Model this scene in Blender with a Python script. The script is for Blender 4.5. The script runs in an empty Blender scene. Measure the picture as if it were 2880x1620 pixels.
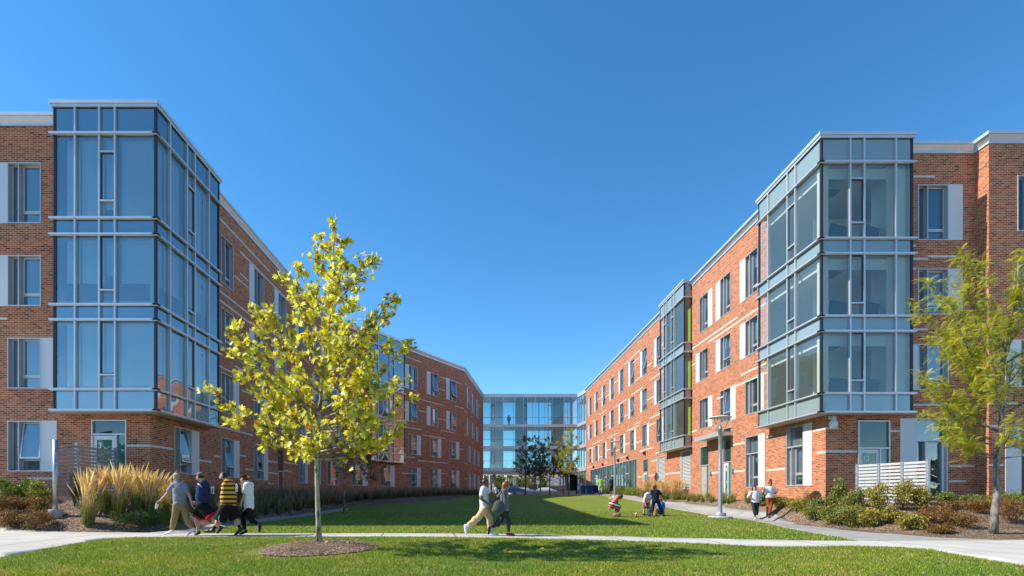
import bpy, bmesh, math, random
import numpy as np
from mathutils import Vector, Matrix
R = math.radians
sc = bpy.context.scene
col = sc.collection

# ------------------------------------------------------------------ camera, sky, sun
HC = 1.12
cam_d = bpy.data.cameras.new('camera')
cam = bpy.data.objects.new('camera', cam_d); col.objects.link(cam)
cam.location = (0, 0, HC); cam.rotation_euler = (R(90), 0, 0)
cam_d.sensor_width = 36; cam_d.lens = 18.25
cam_d.shift_x = 0.0306; cam_d.shift_y = 0.2042
cam_d.clip_start = 0.1; cam_d.clip_end = 6000
sc.camera = cam
SUN = Vector((-1.0, -0.03, 0.85)).normalized()
w = bpy.data.worlds.new('World'); sc.world = w; w.use_nodes = True
wn = w.node_tree; bg = wn.nodes['Background']
sky = wn.nodes.new('ShaderNodeTexSky'); sky.sky_type = 'NISHITA'; sky.sun_disc = False
sky.sun_elevation = math.asin(SUN.z); sky.sun_rotation = math.atan2(SUN.x, SUN.y)
sky.altitude = 2000; sky.air_density = 1.0; sky.dust_density = 0.0; sky.ozone_density = 2.0
hs = wn.nodes.new('ShaderNodeHueSaturation'); hs.inputs['Saturation'].default_value = 1.28; hs.inputs['Hue'].default_value = 0.494
wn.links.new(sky.outputs[0], hs.inputs['Color']); wn.links.new(hs.outputs[0], bg.inputs[0]); bg.inputs[1].default_value = 0.142
sd = bpy.data.lights.new('sun', 'SUN'); sd.energy = 4.2; sd.angle = R(0.5); sd.color = (1, .92, .78)
so = bpy.data.objects.new('sun', sd); col.objects.link(so)
so.rotation_euler = SUN.to_track_quat('Z', 'Y').to_euler(); so.location = (-30, -5, 40)
sc.view_settings.view_transform = 'Standard'; sc.view_settings.look = 'None'
sc.view_settings.exposure = 0.86; sc.view_settings.gamma = 1
sc.cycles.max_bounces = 8; sc.cycles.transparent_max_bounces = 24
sc.cycles.caustics_reflective = False; sc.cycles.caustics_refractive = False
sc.cycles.sample_clamp_indirect = 4

# ------------------------------------------------------------------ helpers
def tag(o, label=None, cat=None, group=None, kind=None):
    if label: o['label'] = label
    if cat: o['category'] = cat
    if group: o['group'] = group
    if kind: o['kind'] = kind
    return o
def empty(name, loc=(0, 0, 0), rz=0, label=None, cat=None, group=None, parent=None):
    o = bpy.data.objects.new(name, None); col.objects.link(o)
    o.location = loc; o.rotation_euler = (0, 0, rz); o.empty_display_size = .2
    if parent: o.parent = parent
    return tag(o, label, cat, group)
def link(name, me, parent=None, loc=(0, 0, 0), rz=0):
    o = bpy.data.objects.new(name, me); col.objects.link(o)
    o.location = loc; o.rotation_euler = (0, 0, rz)
    if parent: o.parent = parent
    return o
def copy_tree(o, parent=None):
    c = o.copy(); col.objects.link(c); c.parent = parent
    for k in o.children: copy_tree(k, c)
    return c
class MB:
    """collects simple solids, links them as one mesh object"""
    def __init__(s): s.v = []; s.f = []; s.m = []; s.uv = []; s.sm = []
    def quad(s, pts, mi=0, uv=None, smooth=False):
        b = len(s.v); s.v += [tuple(p) for p in pts]; s.f.append(tuple(range(b, b + len(pts))))
        s.m.append(mi); s.uv.append(uv); s.sm.append(smooth)
    def box(s, x0, x1, y0, y1, z0, z1, mi=0):
        P = [(x0, y0, z0), (x1, y0, z0), (x1, y1, z0), (x0, y1, z0), (x0, y0, z1), (x1, y0, z1), (x1, y1, z1), (x0, y1, z1)]
        for f in ((0, 3, 2, 1), (4, 5, 6, 7), (0, 1, 5, 4), (1, 2, 6, 5), (2, 3, 7, 6), (3, 0, 4, 7)): s.quad([P[i] for i in f], mi)
    def tube(s, pts, rad, n=8, mi=0, caps=True, smooth=True):
        pts = [Vector(p) for p in pts]
        if not hasattr(rad, '__len__'): rad = [rad] * len(pts)
        b = len(s.v); up = Vector((0, 0, 1)); N = len(pts); prev = None
        for i, p in enumerate(pts):
            d = (pts[min(i + 1, N - 1)] - pts[max(i - 1, 0)]).normalized()
            if prev is None: a = d.cross(up if abs(d.z) < .9 else Vector((1, 0, 0))).normalized()
            else: a = (prev - d * prev.dot(d)).normalized()
            prev = a; c = d.cross(a)
            for k in range(n):
                t = 2 * math.pi * k / n
                s.v.append(tuple(p + (a * math.cos(t) + c * math.sin(t)) * rad[i]))
        for i in range(N - 1):
            for k in range(n):
                k2 = (k + 1) % n
                s.f.append((b + i * n + k, b + i * n + k2, b + (i + 1) * n + k2, b + (i + 1) * n + k)); s.m.append(mi); s.uv.append(None); s.sm.append(smooth)
        if caps:
            for e, rv in ((0, True), (N - 1, False)):
                idx = [b + e * n + k for k in range(n)]
                s.f.append(tuple(idx[::-1] if rv else idx)); s.m.append(mi); s.uv.append(None); s.sm.append(False)
    def lathe(s, prof, cx=0, cy=0, n=24, mi=0, smooth=True):
        b = len(s.v)
        for r, z in prof:
            for k in range(n):
                t = 2 * math.pi * k / n; s.v.append((cx + r * math.cos(t), cy + r * math.sin(t), z))
        for i in range(len(prof) - 1):
            for k in range(n):
                k2 = (k + 1) % n
                s.f.append((b + i * n + k, b + i * n + k2, b + (i + 1) * n + k2, b + (i + 1) * n + k)); s.m.append(mi); s.uv.append(None); s.sm.append(smooth)
    def mesh(s, name, mats):
        me = bpy.data.meshes.new(name)
        me.from_pydata(s.v, [], s.f)
        if not isinstance(mats, (list, tuple)): mats = [mats]
        for m in mats: me.materials.append(m)
        me.polygons.foreach_set('material_index', s.m)
        me.polygons.foreach_set('use_smooth', s.sm)
        if any(u is not None for u in s.uv):
            L = me.uv_layers.new(name='UVMap'); i = 0; buf = []
            for f, u in zip(s.f, s.uv):
                for k in range(len(f)): buf += list(u[k]) if u else [0, 0]
            L.data.foreach_set('uv', buf)
        me.update(); return me
    def build(s, name, mats, parent=None, loc=(0, 0, 0), rz=0):
        return link(name, s.mesh(name, mats), parent, loc, rz)
def np_mesh(name, V, Fc, mats, colors=None, smooth=False, n=3):
    """big mesh from numpy arrays; Fc (k,n) indices; colors per vertex"""
    me = bpy.data.meshes.new(name)
    V = np.asarray(V, dtype=np.float32); Fc = np.asarray(Fc, dtype=np.int32)
    me.vertices.add(len(V)); me.vertices.foreach_set('co', V.ravel())
    me.loops.add(Fc.size); me.loops.foreach_set('vertex_index', Fc.ravel())
    me.polygons.add(len(Fc)); me.polygons.foreach_set('loop_start', np.arange(0, Fc.size, Fc.shape[1], dtype=np.int32))
    me.polygons.foreach_set('use_smooth', np.full(len(Fc), smooth, dtype=bool))
    for m in (mats if isinstance(mats, (list, tuple)) else [mats]): me.materials.append(m)
    if colors is not None:
        a = me.color_attributes.new('tint', 'FLOAT_COLOR', 'POINT')
        c = np.ones((len(V), 4), dtype=np.float32); c[:, :3] = colors
        a.data.foreach_set('color', c.ravel())
    me.update(calc_edges=True); me.validate()
    return me

# ------------------------------------------------------------------ materials
def mat(name):
    m = bpy.data.materials.new(name); m.use_nodes = True
    nt = m.node_tree; nt.nodes.clear()
    out = nt.nodes.new('ShaderNodeOutputMaterial')
    return m, nt, out
def N(nt, t, **kw):
    n = nt.nodes.new('ShaderNode' + t)
    for k, v in kw.items():
        if k in n.inputs.keys(): n.inputs[k].default_value = v
        else: setattr(n, k, v)
    return n
def L(nt, a, b): nt.links.new(a, b)
def mixc(nt, fac, a, b, blend='MIX'):
    n = nt.nodes.new('ShaderNodeMix'); n.data_type = 'RGBA'; n.blend_type = blend
    for i, s in ((0, fac), (6, a), (7, b)):
        if hasattr(s, 'links'): L(nt, s, n.inputs[i])
        else: n.inputs[i].default_value = s if i == 0 else (*s, 1) if len(s) == 3 else s
    return n.outputs[2]
def math_(nt, op, a, b=None, c=None):
    n = nt.nodes.new('ShaderNodeMath'); n.operation = op
    for i, s in enumerate((a, b, c)):
        if s is None: continue
        if hasattr(s, 'links'): L(nt, s, n.inputs[i])
        else: n.inputs[i].default_value = s
    return n.outputs[0]
def ramp(nt, fac, stops):
    n = nt.nodes.new('ShaderNodeValToRGB'); L(nt, fac, n.inputs[0])
    e = n.color_ramp.elements
    while len(e) < len(stops): e.new(.5)
    for i, (p, c) in enumerate(stops): e[i].position = p; e[i].color = (*c, 1)
    return n.outputs[0]
def noise(nt, co, scale, detail=3, rough=.6):
    n = N(nt, 'TexNoise'); n.inputs['Scale'].default_value = scale; n.inputs['Detail'].default_value = detail
    n.inputs['Roughness'].default_value = rough
    if co is not None: L(nt, co, n.inputs['Vector'])
    return n
def simple(name, c, rough=.6, metal=0, var=.12, vscale=6, spec=.5, bump=0, bscale=60, sheen=0):
    m, nt, out = mat(name); p = N(nt, 'BsdfPrincipled')
    tc = N(nt, 'TexCoord').outputs['Object']
    nz = noise(nt, tc, vscale)
    d = tuple(x * (1 - var) for x in c); h = tuple(min(1, x * (1 + var)) for x in c)
    L(nt, ramp(nt, nz.outputs[0], [(.3, d), (.7, h)]), p.inputs['Base Color'])
    p.inputs['Roughness'].default_value = rough; p.inputs['Metallic'].default_value = metal
    p.inputs['Specular IOR Level'].default_value = spec
    if sheen: p.inputs['Sheen Weight'].default_value = sheen
    if bump:
        b = N(nt, 'Bump'); b.inputs['Strength'].default_value = bump; b.inputs['Distance'].default_value = .02
        L(nt, noise(nt, tc, bscale).outputs[0], b.inputs['Height']); L(nt, b.outputs[0], p.inputs['Normal'])
    L(nt, p.outputs[0], out.inputs[0]); return m
def brick_mat(name, k=1.0):
    m, nt, out = mat(name); p = N(nt, 'BsdfPrincipled')
    uv = N(nt, 'UVMap').outputs[0]
    b = N(nt, 'TexBrick'); L(nt, uv, b.inputs['Vector'])
    b.offset = .5; b.squash = 1
    for kk, v in (('Scale', 1), ('Mortar Size', .008), ('Mortar Smooth', .15), ('Bias', 0), ('Brick Width', .21), ('Row Height', .0735)): b.inputs[kk].default_value = v
    b.inputs['Color1'].default_value = (0, 0, 0, 1); b.inputs['Color2'].default_value = (1, 1, 1, 1); b.inputs['Mortar'].default_value = (.5, .5, .5, 1)
    tone = ramp(nt, b.outputs['Color'], [(0, (.09 * k, .04 * k, .03 * k)), (.08, (.26 * k, .065 * k, .034 * k)), (.5, (.41 * k, .115 * k, .053 * k)), (.85, (.49 * k, .158 * k, .078 * k)), (1, (.52 * k, .18 * k, .10 * k))])
    big = noise(nt, uv, .45, 4)
    tone = mixc(nt, 1.0, tone, ramp(nt, big.outputs[0], [(.3, (.93, .93, .93)), (.7, (1.05, 1.04, 1.04))]), 'MULTIPLY')
    fine = noise(nt, uv, 40, 3)
    tone = mixc(nt, .25, tone, ramp(nt, fine.outputs[0], [(.3, (.6, .6, .6)), (.7, (1.3, 1.25, 1.2))]), 'MULTIPLY')
    c = mixc(nt, b.outputs['Fac'], tone, (.55, .405, .265))
    L(nt, c, p.inputs['Base Color']); p.inputs['Roughness'].default_value = .88; p.inputs['Specular IOR Level'].default_value = .2
    bp = N(nt, 'Bump'); bp.inputs['Strength'].default_value = .35; bp.inputs['Distance'].default_value = .005
    h = math_(nt, 'ADD', math_(nt, 'MULTIPLY', b.outputs['Fac'], -1), math_(nt, 'MULTIPLY', fine.outputs[0], .8))
    L(nt, h, bp.inputs['Height']); L(nt, bp.outputs[0], p.inputs['Normal'])
    L(nt, p.outputs[0], out.inputs[0]); return m
def glass_mat(name, tint, refl=.16, wav=.012, dtint=(.5, .6, .62), dfac=.03, rtint=(.92, .96, 1), scale=.7):
    m, nt, out = mat(name)
    tr = N(nt, 'BsdfTransparent'); tr.inputs[0].default_value = (*tint, 1)
    gl = N(nt, 'BsdfGlossy'); gl.inputs['Roughness'].default_value = .0; gl.inputs[0].default_value = (*rtint, 1)
    di = N(nt, 'BsdfDiffuse'); di.inputs[0].default_value = (*dtint, 1)  # even diffuse tint blended over the whole pane by dfac
    tc = N(nt, 'TexCoord').outputs['Object']
    bp = N(nt, 'Bump'); bp.inputs['Strength'].default_value = 1; bp.inputs['Distance'].default_value = wav
    L(nt, noise(nt, tc, scale, 1).outputs[0], bp.inputs['Height']); L(nt, bp.outputs[0], gl.inputs['Normal'])
    fr = N(nt, 'Fresnel'); fr.inputs['IOR'].default_value = 1.5
    fac = math_(nt, 'MINIMUM', math_(nt, 'ADD', fr.outputs[0], refl), 1)
    m0 = N(nt, 'MixShader'); m0.inputs[0].default_value = dfac; L(nt, tr.outputs[0], m0.inputs[1]); L(nt, di.outputs[0], m0.inputs[2])
    m1 = N(nt, 'MixShader'); L(nt, fac, m1.inputs[0]); L(nt, m0.outputs[0], m1.inputs[1]); L(nt, gl.outputs[0], m1.inputs[2])
    L(nt, m1.outputs[0], out.inputs[0]); return m
def opaque_glass(name, c, refl=.12, wav=.01):
    m, nt, out = mat(name)
    di = N(nt, 'BsdfDiffuse'); di.inputs[0].default_value = (*c, 1)
    gl = N(nt, 'BsdfGlossy'); gl.inputs['Roughness'].default_value = .02; gl.inputs[0].default_value = (.92, .96, 1, 1)
    tc = N(nt, 'TexCoord').outputs['Object']
    bp = N(nt, 'Bump'); bp.inputs['Distance'].default_value = wav
    L(nt, noise(nt, tc, .7, 1).outputs[0], bp.inputs['Height']); L(nt, bp.outputs[0], gl.inputs['Normal'])
    fr = N(nt, 'Fresnel'); fr.inputs['IOR'].default_value = 1.5
    fac = math_(nt, 'MINIMUM', math_(nt, 'ADD', fr.outputs[0], refl), 1)
    m1 = N(nt, 'MixShader'); L(nt, fac, m1.inputs[0]); L(nt, di.outputs[0], m1.inputs[1]); L(nt, gl.outputs[0], m1.inputs[2])
    L(nt, m1.outputs[0], out.inputs[0]); return m
def leaf_mat(name, trans=.45, rough=.5, spec=.4):
    m, nt, out = mat(name); p = N(nt, 'BsdfPrincipled')
    at = N(nt, 'Attribute'); at.attribute_name = 'tint'
    L(nt, at.outputs['Color'], p.inputs['Base Color']); p.inputs['Roughness'].default_value = rough; p.inputs['Specular IOR Level'].default_value = spec
    t = N(nt, 'BsdfTranslucent'); L(nt, mixc(nt, 1, at.outputs['Color'], (1.15, 1.15, .75), 'MULTIPLY'), t.inputs[0])
    mx = N(nt, 'MixShader'); mx.inputs[0].default_value = trans
    L(nt, p.outputs[0], mx.inputs[1]); L(nt, t.outputs[0], mx.inputs[2]); L(nt, mx.outputs[0], out.inputs[0]); return m
M = {}
M['brick'] = brick_mat('brick')
M['stone'] = simple('stone', (.60, .58, .54), .8, var=.1, vscale=8, bump=.2)
M['coping'] = simple('coping_metal', (.62, .64, .67), .42, metal=.55, var=.05, vscale=1.5)
M['alum'] = simple('aluminium', (.60, .60, .62), .38, metal=.5, var=.04, vscale=2)
M['winframe'] = simple('window_metal', (.50, .50, .51), .4, metal=.35, var=.04, vscale=2)
M['panel'] = simple('panel_metal', (.62, .63, .64), .5, metal=.1, var=.03, vscale=1)
M['white'] = simple('white_metal', (.72, .73, .74), .4, var=.03)
M['bronze'] = simple('dark_edge', (.05, .045, .05), .4, metal=.3)
M['soffit'] = simple('soffit_metal', (.55, .52, .48), .5, metal=.3, var=.04)
M['glass_l'] = glass_mat('blue_glass', (.66, .84, .88), refl=.19, dtint=(.46, .70, .84), dfac=.09)
M['glass_r'] = glass_mat('clear_glass', (.90, .97, .94), refl=.055, dtint=(.6, .8, .74), dfac=.09)
M['glass_w'] = glass_mat('window_glass', (.5, .62, .68), refl=.17, wav=.006)
M['glass_g'] = glass_mat('green_glass', (.34, .58, .50), refl=.05, dtint=(.2, .42, .34), dfac=.12)
M['glass_b'] = glass_mat('bridge_glass', (.58, .80, .84), refl=.05, dtint=(.3, .5, .55), dfac=.12, wav=.004)
M['spandrel'] = opaque_glass('spandrel_glass', (.24, .31, .31), refl=.10)
M['spandrel_l'] = opaque_glass('spandrel_glass_blue', (.06, .11, .15), refl=.22)
M['blind'] = simple('roller_blind', (.72, .73, .70), .9, var=.03, vscale=.6)
M['plaster'] = simple('plaster', (.78, .76, .68), .9, var=.04, vscale=.5)
M['teal'] = simple('teal_paint', (.03, .22, .26), .8)
M['lime'] = simple('lime_paint', (.30, .50, .03), .7)
M['rfloor'] = simple('carpet', (.12, .12, .12), .95)
M['roofing'] = simple('roofing', (.35, .35, .34), .9)
M['concrete'] = simple('concrete', (.42, .41, .39), .85, var=.08, vscale=3, bump=.15)
M['galv'] = simple('galvanised', (.42, .45, .48), .38, metal=.6, var=.25, vscale=14)
M['wood_slat'] = simple('weathered_slat', (.36, .31, .30), .7, var=.12, vscale=5)
M['slat_r'] = simple('grey_slat', (.46, .45, .46), .6, var=.12, vscale=5)
M['brown_door'] = simple('brown_door', (.16, .045, .025), .5, var=.05)
M['beige_door'] = simple('beige_door', (.36, .33, .28), .5, var=.05)
M['dark'] = simple('dark_plastic', (.015, .016, .018), .5)
M['navychair'] = simple('navy_fabric', (.02, .03, .09), .8)
M['num'] = simple('white_vinyl', (.85, .85, .85), .5, var=.01)

# ------------------------------------------------------------------ the lie of the land
KN = np.array([(-1e4, 0), (17, 0), (21, .02), (26, .09), (32, .36), (38, .72), (44, 1.05), (50, 1.28), (60, 1.42), (75, 1.48), (90, 1.5), (1e5, 1.5)])
LSEG = [((-60, 20.14), (-12.8, 20.14)), ((-12.8, 20.14), (-12.8, 41.5)), ((-12.8, 41.5), (-1.9, 59.3)), ((-1.9, 59.3), (.36, 75.3))]
def _sd(x, y, a, b):
    dx, dy = b[0] - a[0], b[1] - a[1]
    t = np.clip(((x - a[0]) * dx + (y - a[1]) * dy) / (dx * dx + dy * dy), 0, 1)
    return np.hypot(x - a[0] - t * dx, y - a[1] - t * dy)
def G(x, y):
    x = np.asarray(x, float); y = np.asarray(y, float)
    b = np.interp(y, KN[:, 0], KN[:, 1])
    ex = np.maximum(0, x + 12.8); ey = np.maximum(0, 20.14 - y)
    dn = np.hypot(ex / 3.2, ey / 3.75); fx = ex / (ex + ey + 1e-6)
    d2 = np.minimum(_sd(x, y, *LSEG[2]), _sd(x, y, *LSEG[3]))
    inside = (x < -12.8) & (y > 20.14)
    dn = np.where(inside, 0, np.where(y > 41.5, 99, dn))
    t = np.clip((1 - dn) / .8, 0, 1); t1 = t * t * (3 - 2 * t); te = 1 - (1 - t) ** 1.7
    t = fx * t1 + (1 - fx) * te
    t2 = np.clip(1 - (d2 - .5) / 2.8, 0, 1); t = np.maximum(t, t2 * t2 * (3 - 2 * t2))
    h = np.maximum(b + .1, 1.06); z = b + (h - b) * t
    ex = np.maximum(0, 14.65 - x); ey = np.maximum(0, 22.05 - y); d = np.hypot(ex / 2.0, ey / 7.5)
    t = np.clip((1 - d) / .85, 0, 1); t = t * t * (3 - 2 * t)
    h = np.maximum(b + .1, 1.0)
    z = np.maximum(z, b + (h - b) * t)
    z = z + .19 * np.exp(-((x - 9.9) / 1.5) ** 2 - ((y - 22.6) / 3.0) ** 2)
    z = z - .13 * np.exp(-((y - 10.6) / 1.7) ** 4) * np.clip((x + 1.8) / 2, 0, 1) * np.clip((8.2 - x) / 1.8, 0, 1)
    r = np.hypot((x + 3.46) / 1.25, (y - 11.14) / 1.7)
    return z + .14 * np.clip(1 - r * r, 0, 1) ** .8
def g1(x, y): return float(G(x, y))
def at(px, py, Y):
    "photo measurement -> place: a point Y metres in front of the camera"
    return Vector(((px - 1352) / 1460 * Y, Y, HC + (1398 - py) / 1460 * Y))

# ground sheet
def lines(a, b, s): return list(np.arange(a, b + 1e-6, s))
xs = [-3000, -1000, -400, -150, -80, -50, -35] + lines(-28, 28, .4) + [35, 50, 80, 150, 400, 1000, 3000]
ys = [-3000, -800, -200, -60, -20] + lines(-4, 64, .4) + [70, 76, 85, 100, 150, 300, 800, 3000]
X, Y = np.meshgrid(xs, ys); Z = G(X, Y) - .012
nx, ny = len(xs), len(ys)
V = np.stack([X, Y, Z], -1).reshape(-1, 3)
i = np.arange(nx - 1)[None, :] + np.arange(ny - 1)[:, None] * nx; i = i.ravel()
Fq = np.stack([i, i + 1, i + nx + 1, i + nx], -1)
def mulch_mat():
    m, nt, out = mat('mulch'); p = N(nt, 'BsdfPrincipled')
    tc = N(nt, 'TexCoord').outputs['Object']
    v = N(nt, 'TexVoronoi'); v.inputs['Scale'].default_value = 38; L(nt, tc, v.inputs['Vector'])
    sp = N(nt, 'SeparateColor'); L(nt, v.outputs['Color'], sp.inputs[0])
    c = ramp(nt, sp.outputs[0], [(0, (.06, .035, .022)), (.45, (.17, .11, .07)), (.8, (.30, .22, .155)), (1, (.55, .45, .36))])
    c = mixc(nt, 1, c, ramp(nt, noise(nt, tc, 1.3, 4).outputs[0], [(.3, (.7, .7, .7)), (.7, (1.25, 1.2, 1.15))]), 'MULTIPLY')
    L(nt, c, p.inputs['Base Color']); p.inputs['Roughness'].default_value = .95; p.inputs['Specular IOR Level'].default_value = .15
    b = N(nt, 'Bump'); b.inputs['Strength'].default_value = .9; b.inputs['Distance'].default_value = .03
    L(nt, v.outputs['Distance'], b.inputs['Height']); L(nt, b.outputs[0], p.inputs['Normal'])
    L(nt, p.outputs[0], out.inputs[0]); return m
def lawn_mat():
    m, nt, out = mat('lawn'); p = N(nt, 'BsdfPrincipled')
    tc = N(nt, 'TexCoord').outputs['Object']
    f = noise(nt, tc, 45, 4, .7); md = noise(nt, tc, 2.2, 5, .65); bigp = noise(nt, tc, .5, 3)
    c = ramp(nt, f.outputs[0], [(.28, (.07, .115, .012)), (.5, (.155, .21, .028)), (.75, (.26, .29, .06))])
    c = mixc(nt, ramp(nt, md.outputs[0], [(.52, (0, 0, 0)), (.75, (.75, .75, .75))]), c, (.25, .21, .08))
    c = mixc(nt, 1, c, ramp(nt, bigp.outputs[0], [(.3, (.85, .9, .8)), (.7, (1.12, 1.08, 1.05))]), 'MULTIPLY')
    L(nt, c, p.inputs['Base Color']); p.inputs['Roughness'].default_value = .85; p.inputs['Specular IOR Level'].default_value = .2
    b = N(nt, 'Bump'); b.inputs['Strength'].default_value = .8; b.inputs['Distance'].default_value = .03
    L(nt, f.outputs[0], b.inputs['Height']); L(nt, b.outputs[0], p.inputs['Normal'])
    L(nt, p.outputs[0], out.inputs[0]); return m
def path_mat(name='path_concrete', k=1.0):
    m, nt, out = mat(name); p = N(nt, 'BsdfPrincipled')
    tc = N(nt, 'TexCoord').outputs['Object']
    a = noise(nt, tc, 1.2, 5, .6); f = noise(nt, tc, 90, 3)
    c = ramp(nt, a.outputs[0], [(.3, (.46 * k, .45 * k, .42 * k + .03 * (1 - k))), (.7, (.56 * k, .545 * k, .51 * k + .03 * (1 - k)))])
    c = mixc(nt, .3, c, ramp(nt, f.outputs[0], [(.3, (.75, .75, .75)), (.7, (1.15, 1.15, 1.15))]), 'MULTIPLY')
    s = N(nt, 'SeparateXYZ'); L(nt, tc, s.inputs[0])
    w_ = math_(nt, 'ADD', s.outputs[0], math_(nt, 'MULTIPLY', s.outputs[1], .12))
    j = math_(nt, 'LESS_THAN', math_(nt, 'ABSOLUTE', math_(nt, 'SUBTRACT', math_(nt, 'FRACT', math_(nt, 'MULTIPLY', w_, 1 / 2.1)), .5)), .011)
    c = mixc(nt, math_(nt, 'MULTIPLY', j, .8), c, (.10, .10, .10))
    c = mixc(nt, 1, c, ramp(nt, noise(nt, tc, .35, 4).outputs[0], [(.35, (.86, .85, .82)), (.65, (1.05, 1.05, 1.03))]), 'MULTIPLY')
    L(nt, c, p.inputs['Base Color']); p.inputs['Roughness'].default_value = .85; p.inputs['Specular IOR Level'].default_value = .25
    L(nt, p.outputs[0], out.inputs[0]); return m
M['glass_d'] = glass_mat('door_glass', (.34, .58, .50), refl=.05, dtint=(.16, .42, .33), dfac=.4)
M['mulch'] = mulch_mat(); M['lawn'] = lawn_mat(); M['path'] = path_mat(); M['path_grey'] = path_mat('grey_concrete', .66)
go = link('ground', np_mesh('ground', V, Fq, M['mulch'], smooth=True)); tag(go, kind='structure')
def sheet(name, poly, off, m, step=.4, skirt=0):
    bm = bmesh.new(); vs = [bm.verts.new((x, y, 0)) for x, y in poly]
    f = bm.faces.new(vs)
    if f.normal.z < 0: f.normal_flip()
    bm.normal_update()
    bmesh.ops.triangulate(bm, faces=bm.faces[:])
    for ax, k in ((0, 0), (1, 1)):
        a = max(min(p[k] for p in poly), -28 if k == 0 else -4); b = min(max(p[k] for p in poly), 28 if k == 0 else 64)
        o = -28 if k == 0 else -4
        for c in np.arange(o + math.ceil((a - o) / step) * step, b, step):
            co = [0, 0, 0]; co[k] = c; no = [0, 0, 0]; no[k] = 1
            bmesh.ops.bisect_plane(bm, geom=bm.verts[:] + bm.edges[:] + bm.faces[:], plane_co=co, plane_no=no, dist=1e-5)
    xy = np.array([v.co[:2] for v in bm.verts]); z = G(xy[:, 0], xy[:, 1]) + off
    for v, q in zip(bm.verts, z): v.co.z = q
    for f in bm.faces:
        f.smooth = True
        if f.normal.z < 0: f.normal_flip()
    if skirt:
        be = [e for e in bm.edges if e.is_boundary]
        r = bmesh.ops.extrude_edge_only(bm, edges=be)
        for v in [g_ for g_ in r['geom'] if isinstance(g_, bmesh.types.BMVert)]: v.co.z -= skirt
    me = bpy.data.meshes.new(name); bm.to_mesh(me); bm.free(); me.materials.append(m)
    o = link(name, me); tag(o, kind='structure'); return o
FAR = [(-45, 17.6), (-15.37, 16.6), (-11.7, 16.24), (-9.6, 15.9), (-8.55, 15.76), (-5, 15.8), (-1.65, 15.82), (1.04, 15.5), (4, 14.5), (6.78, 13.6), (8.6, 13.15), (9.54, 13.05), (14.05, 13.42), (20, 13.6), (45, 14.2)]
NEAR = [(-8.2, 4), (-8.69, 9.38), (-9.16, 10.86), (-9.71, 12.78), (-9.85, 13.6), (-9.5, 14.15), (-7.79, 14.36), (-4.5, 14.42), (-1.5, 14.4), (.94, 13.98), (3.5, 13.15), (6.15, 12.34), (8.3, 11.7), (9.2, 11.4), (9.45, 10.9), (9.1, 9.92), (8.67, 8.28), (7.9, 4)]
sheet('front_path', FAR + [(45, -12), (7.5, -12)] + NEAR[::-1] + [(-8.0, -12), (-45, -12)], .022, M['path'], .8, skirt=.03)
sheet('front_lawn', NEAR + [(7.9, -10), (-8.1, -10)], .012, M['lawn'], .8)
P2L = [(-10.3, 16.14), (-10.0, 18.5), (-10.0, 22.1), (-10.03, 26.4), (-9.35, 30.3), (-9.0, 32.5)]
P2R = [(-8.6, 15.8), (-9.3, 16.9), (-9.5, 19.8), (-9.35, 22.9), (-9.0, 26.4), (-8.3, 30.1), (-8.2, 32.5)]
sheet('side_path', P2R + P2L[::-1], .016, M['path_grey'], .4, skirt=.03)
RL = [(9.55, 13.1), (10, 15.0), (10.75, 18.4), (11.29, 20.4), (11.85, 24), (12.0, 28), (12.0, 34), (11.9, 41), (11.6, 50), (11.4, 60)]
RR = [(13.5, 13.4), (12.6, 14.2), (12.3, 16.4), (12.5, 19.5), (13.0, 22), (13.4, 24), (13.5, 28.6), (13.55, 34), (13.6, 44), (13.65, 60)]
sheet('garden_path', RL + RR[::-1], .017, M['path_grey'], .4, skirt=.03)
BK = [(-8.07, 33.0), (-5.92, 37.4), (-3.97, 38.6), (-1.9, 43), (-.5, 50), (.2, 56)]
sheet('back_lawn', [p for p in FAR if -8.6 < p[0] < 9.56] + RL[:-1] + [(11.5, 54.5), (5, 56)] + BK[::-1] + P2R[-2:0:-1], .013, M['lawn'], .4)
sheet('plaza', [(.3, 56.2), (5, 56.1), (11.6, 54.6), (11.4, 60), (14.2, 60.2), (14.2, 95), (-30, 95), (-30, 78), (.4, 78)], .018, M['concrete'], 1.6)
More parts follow.
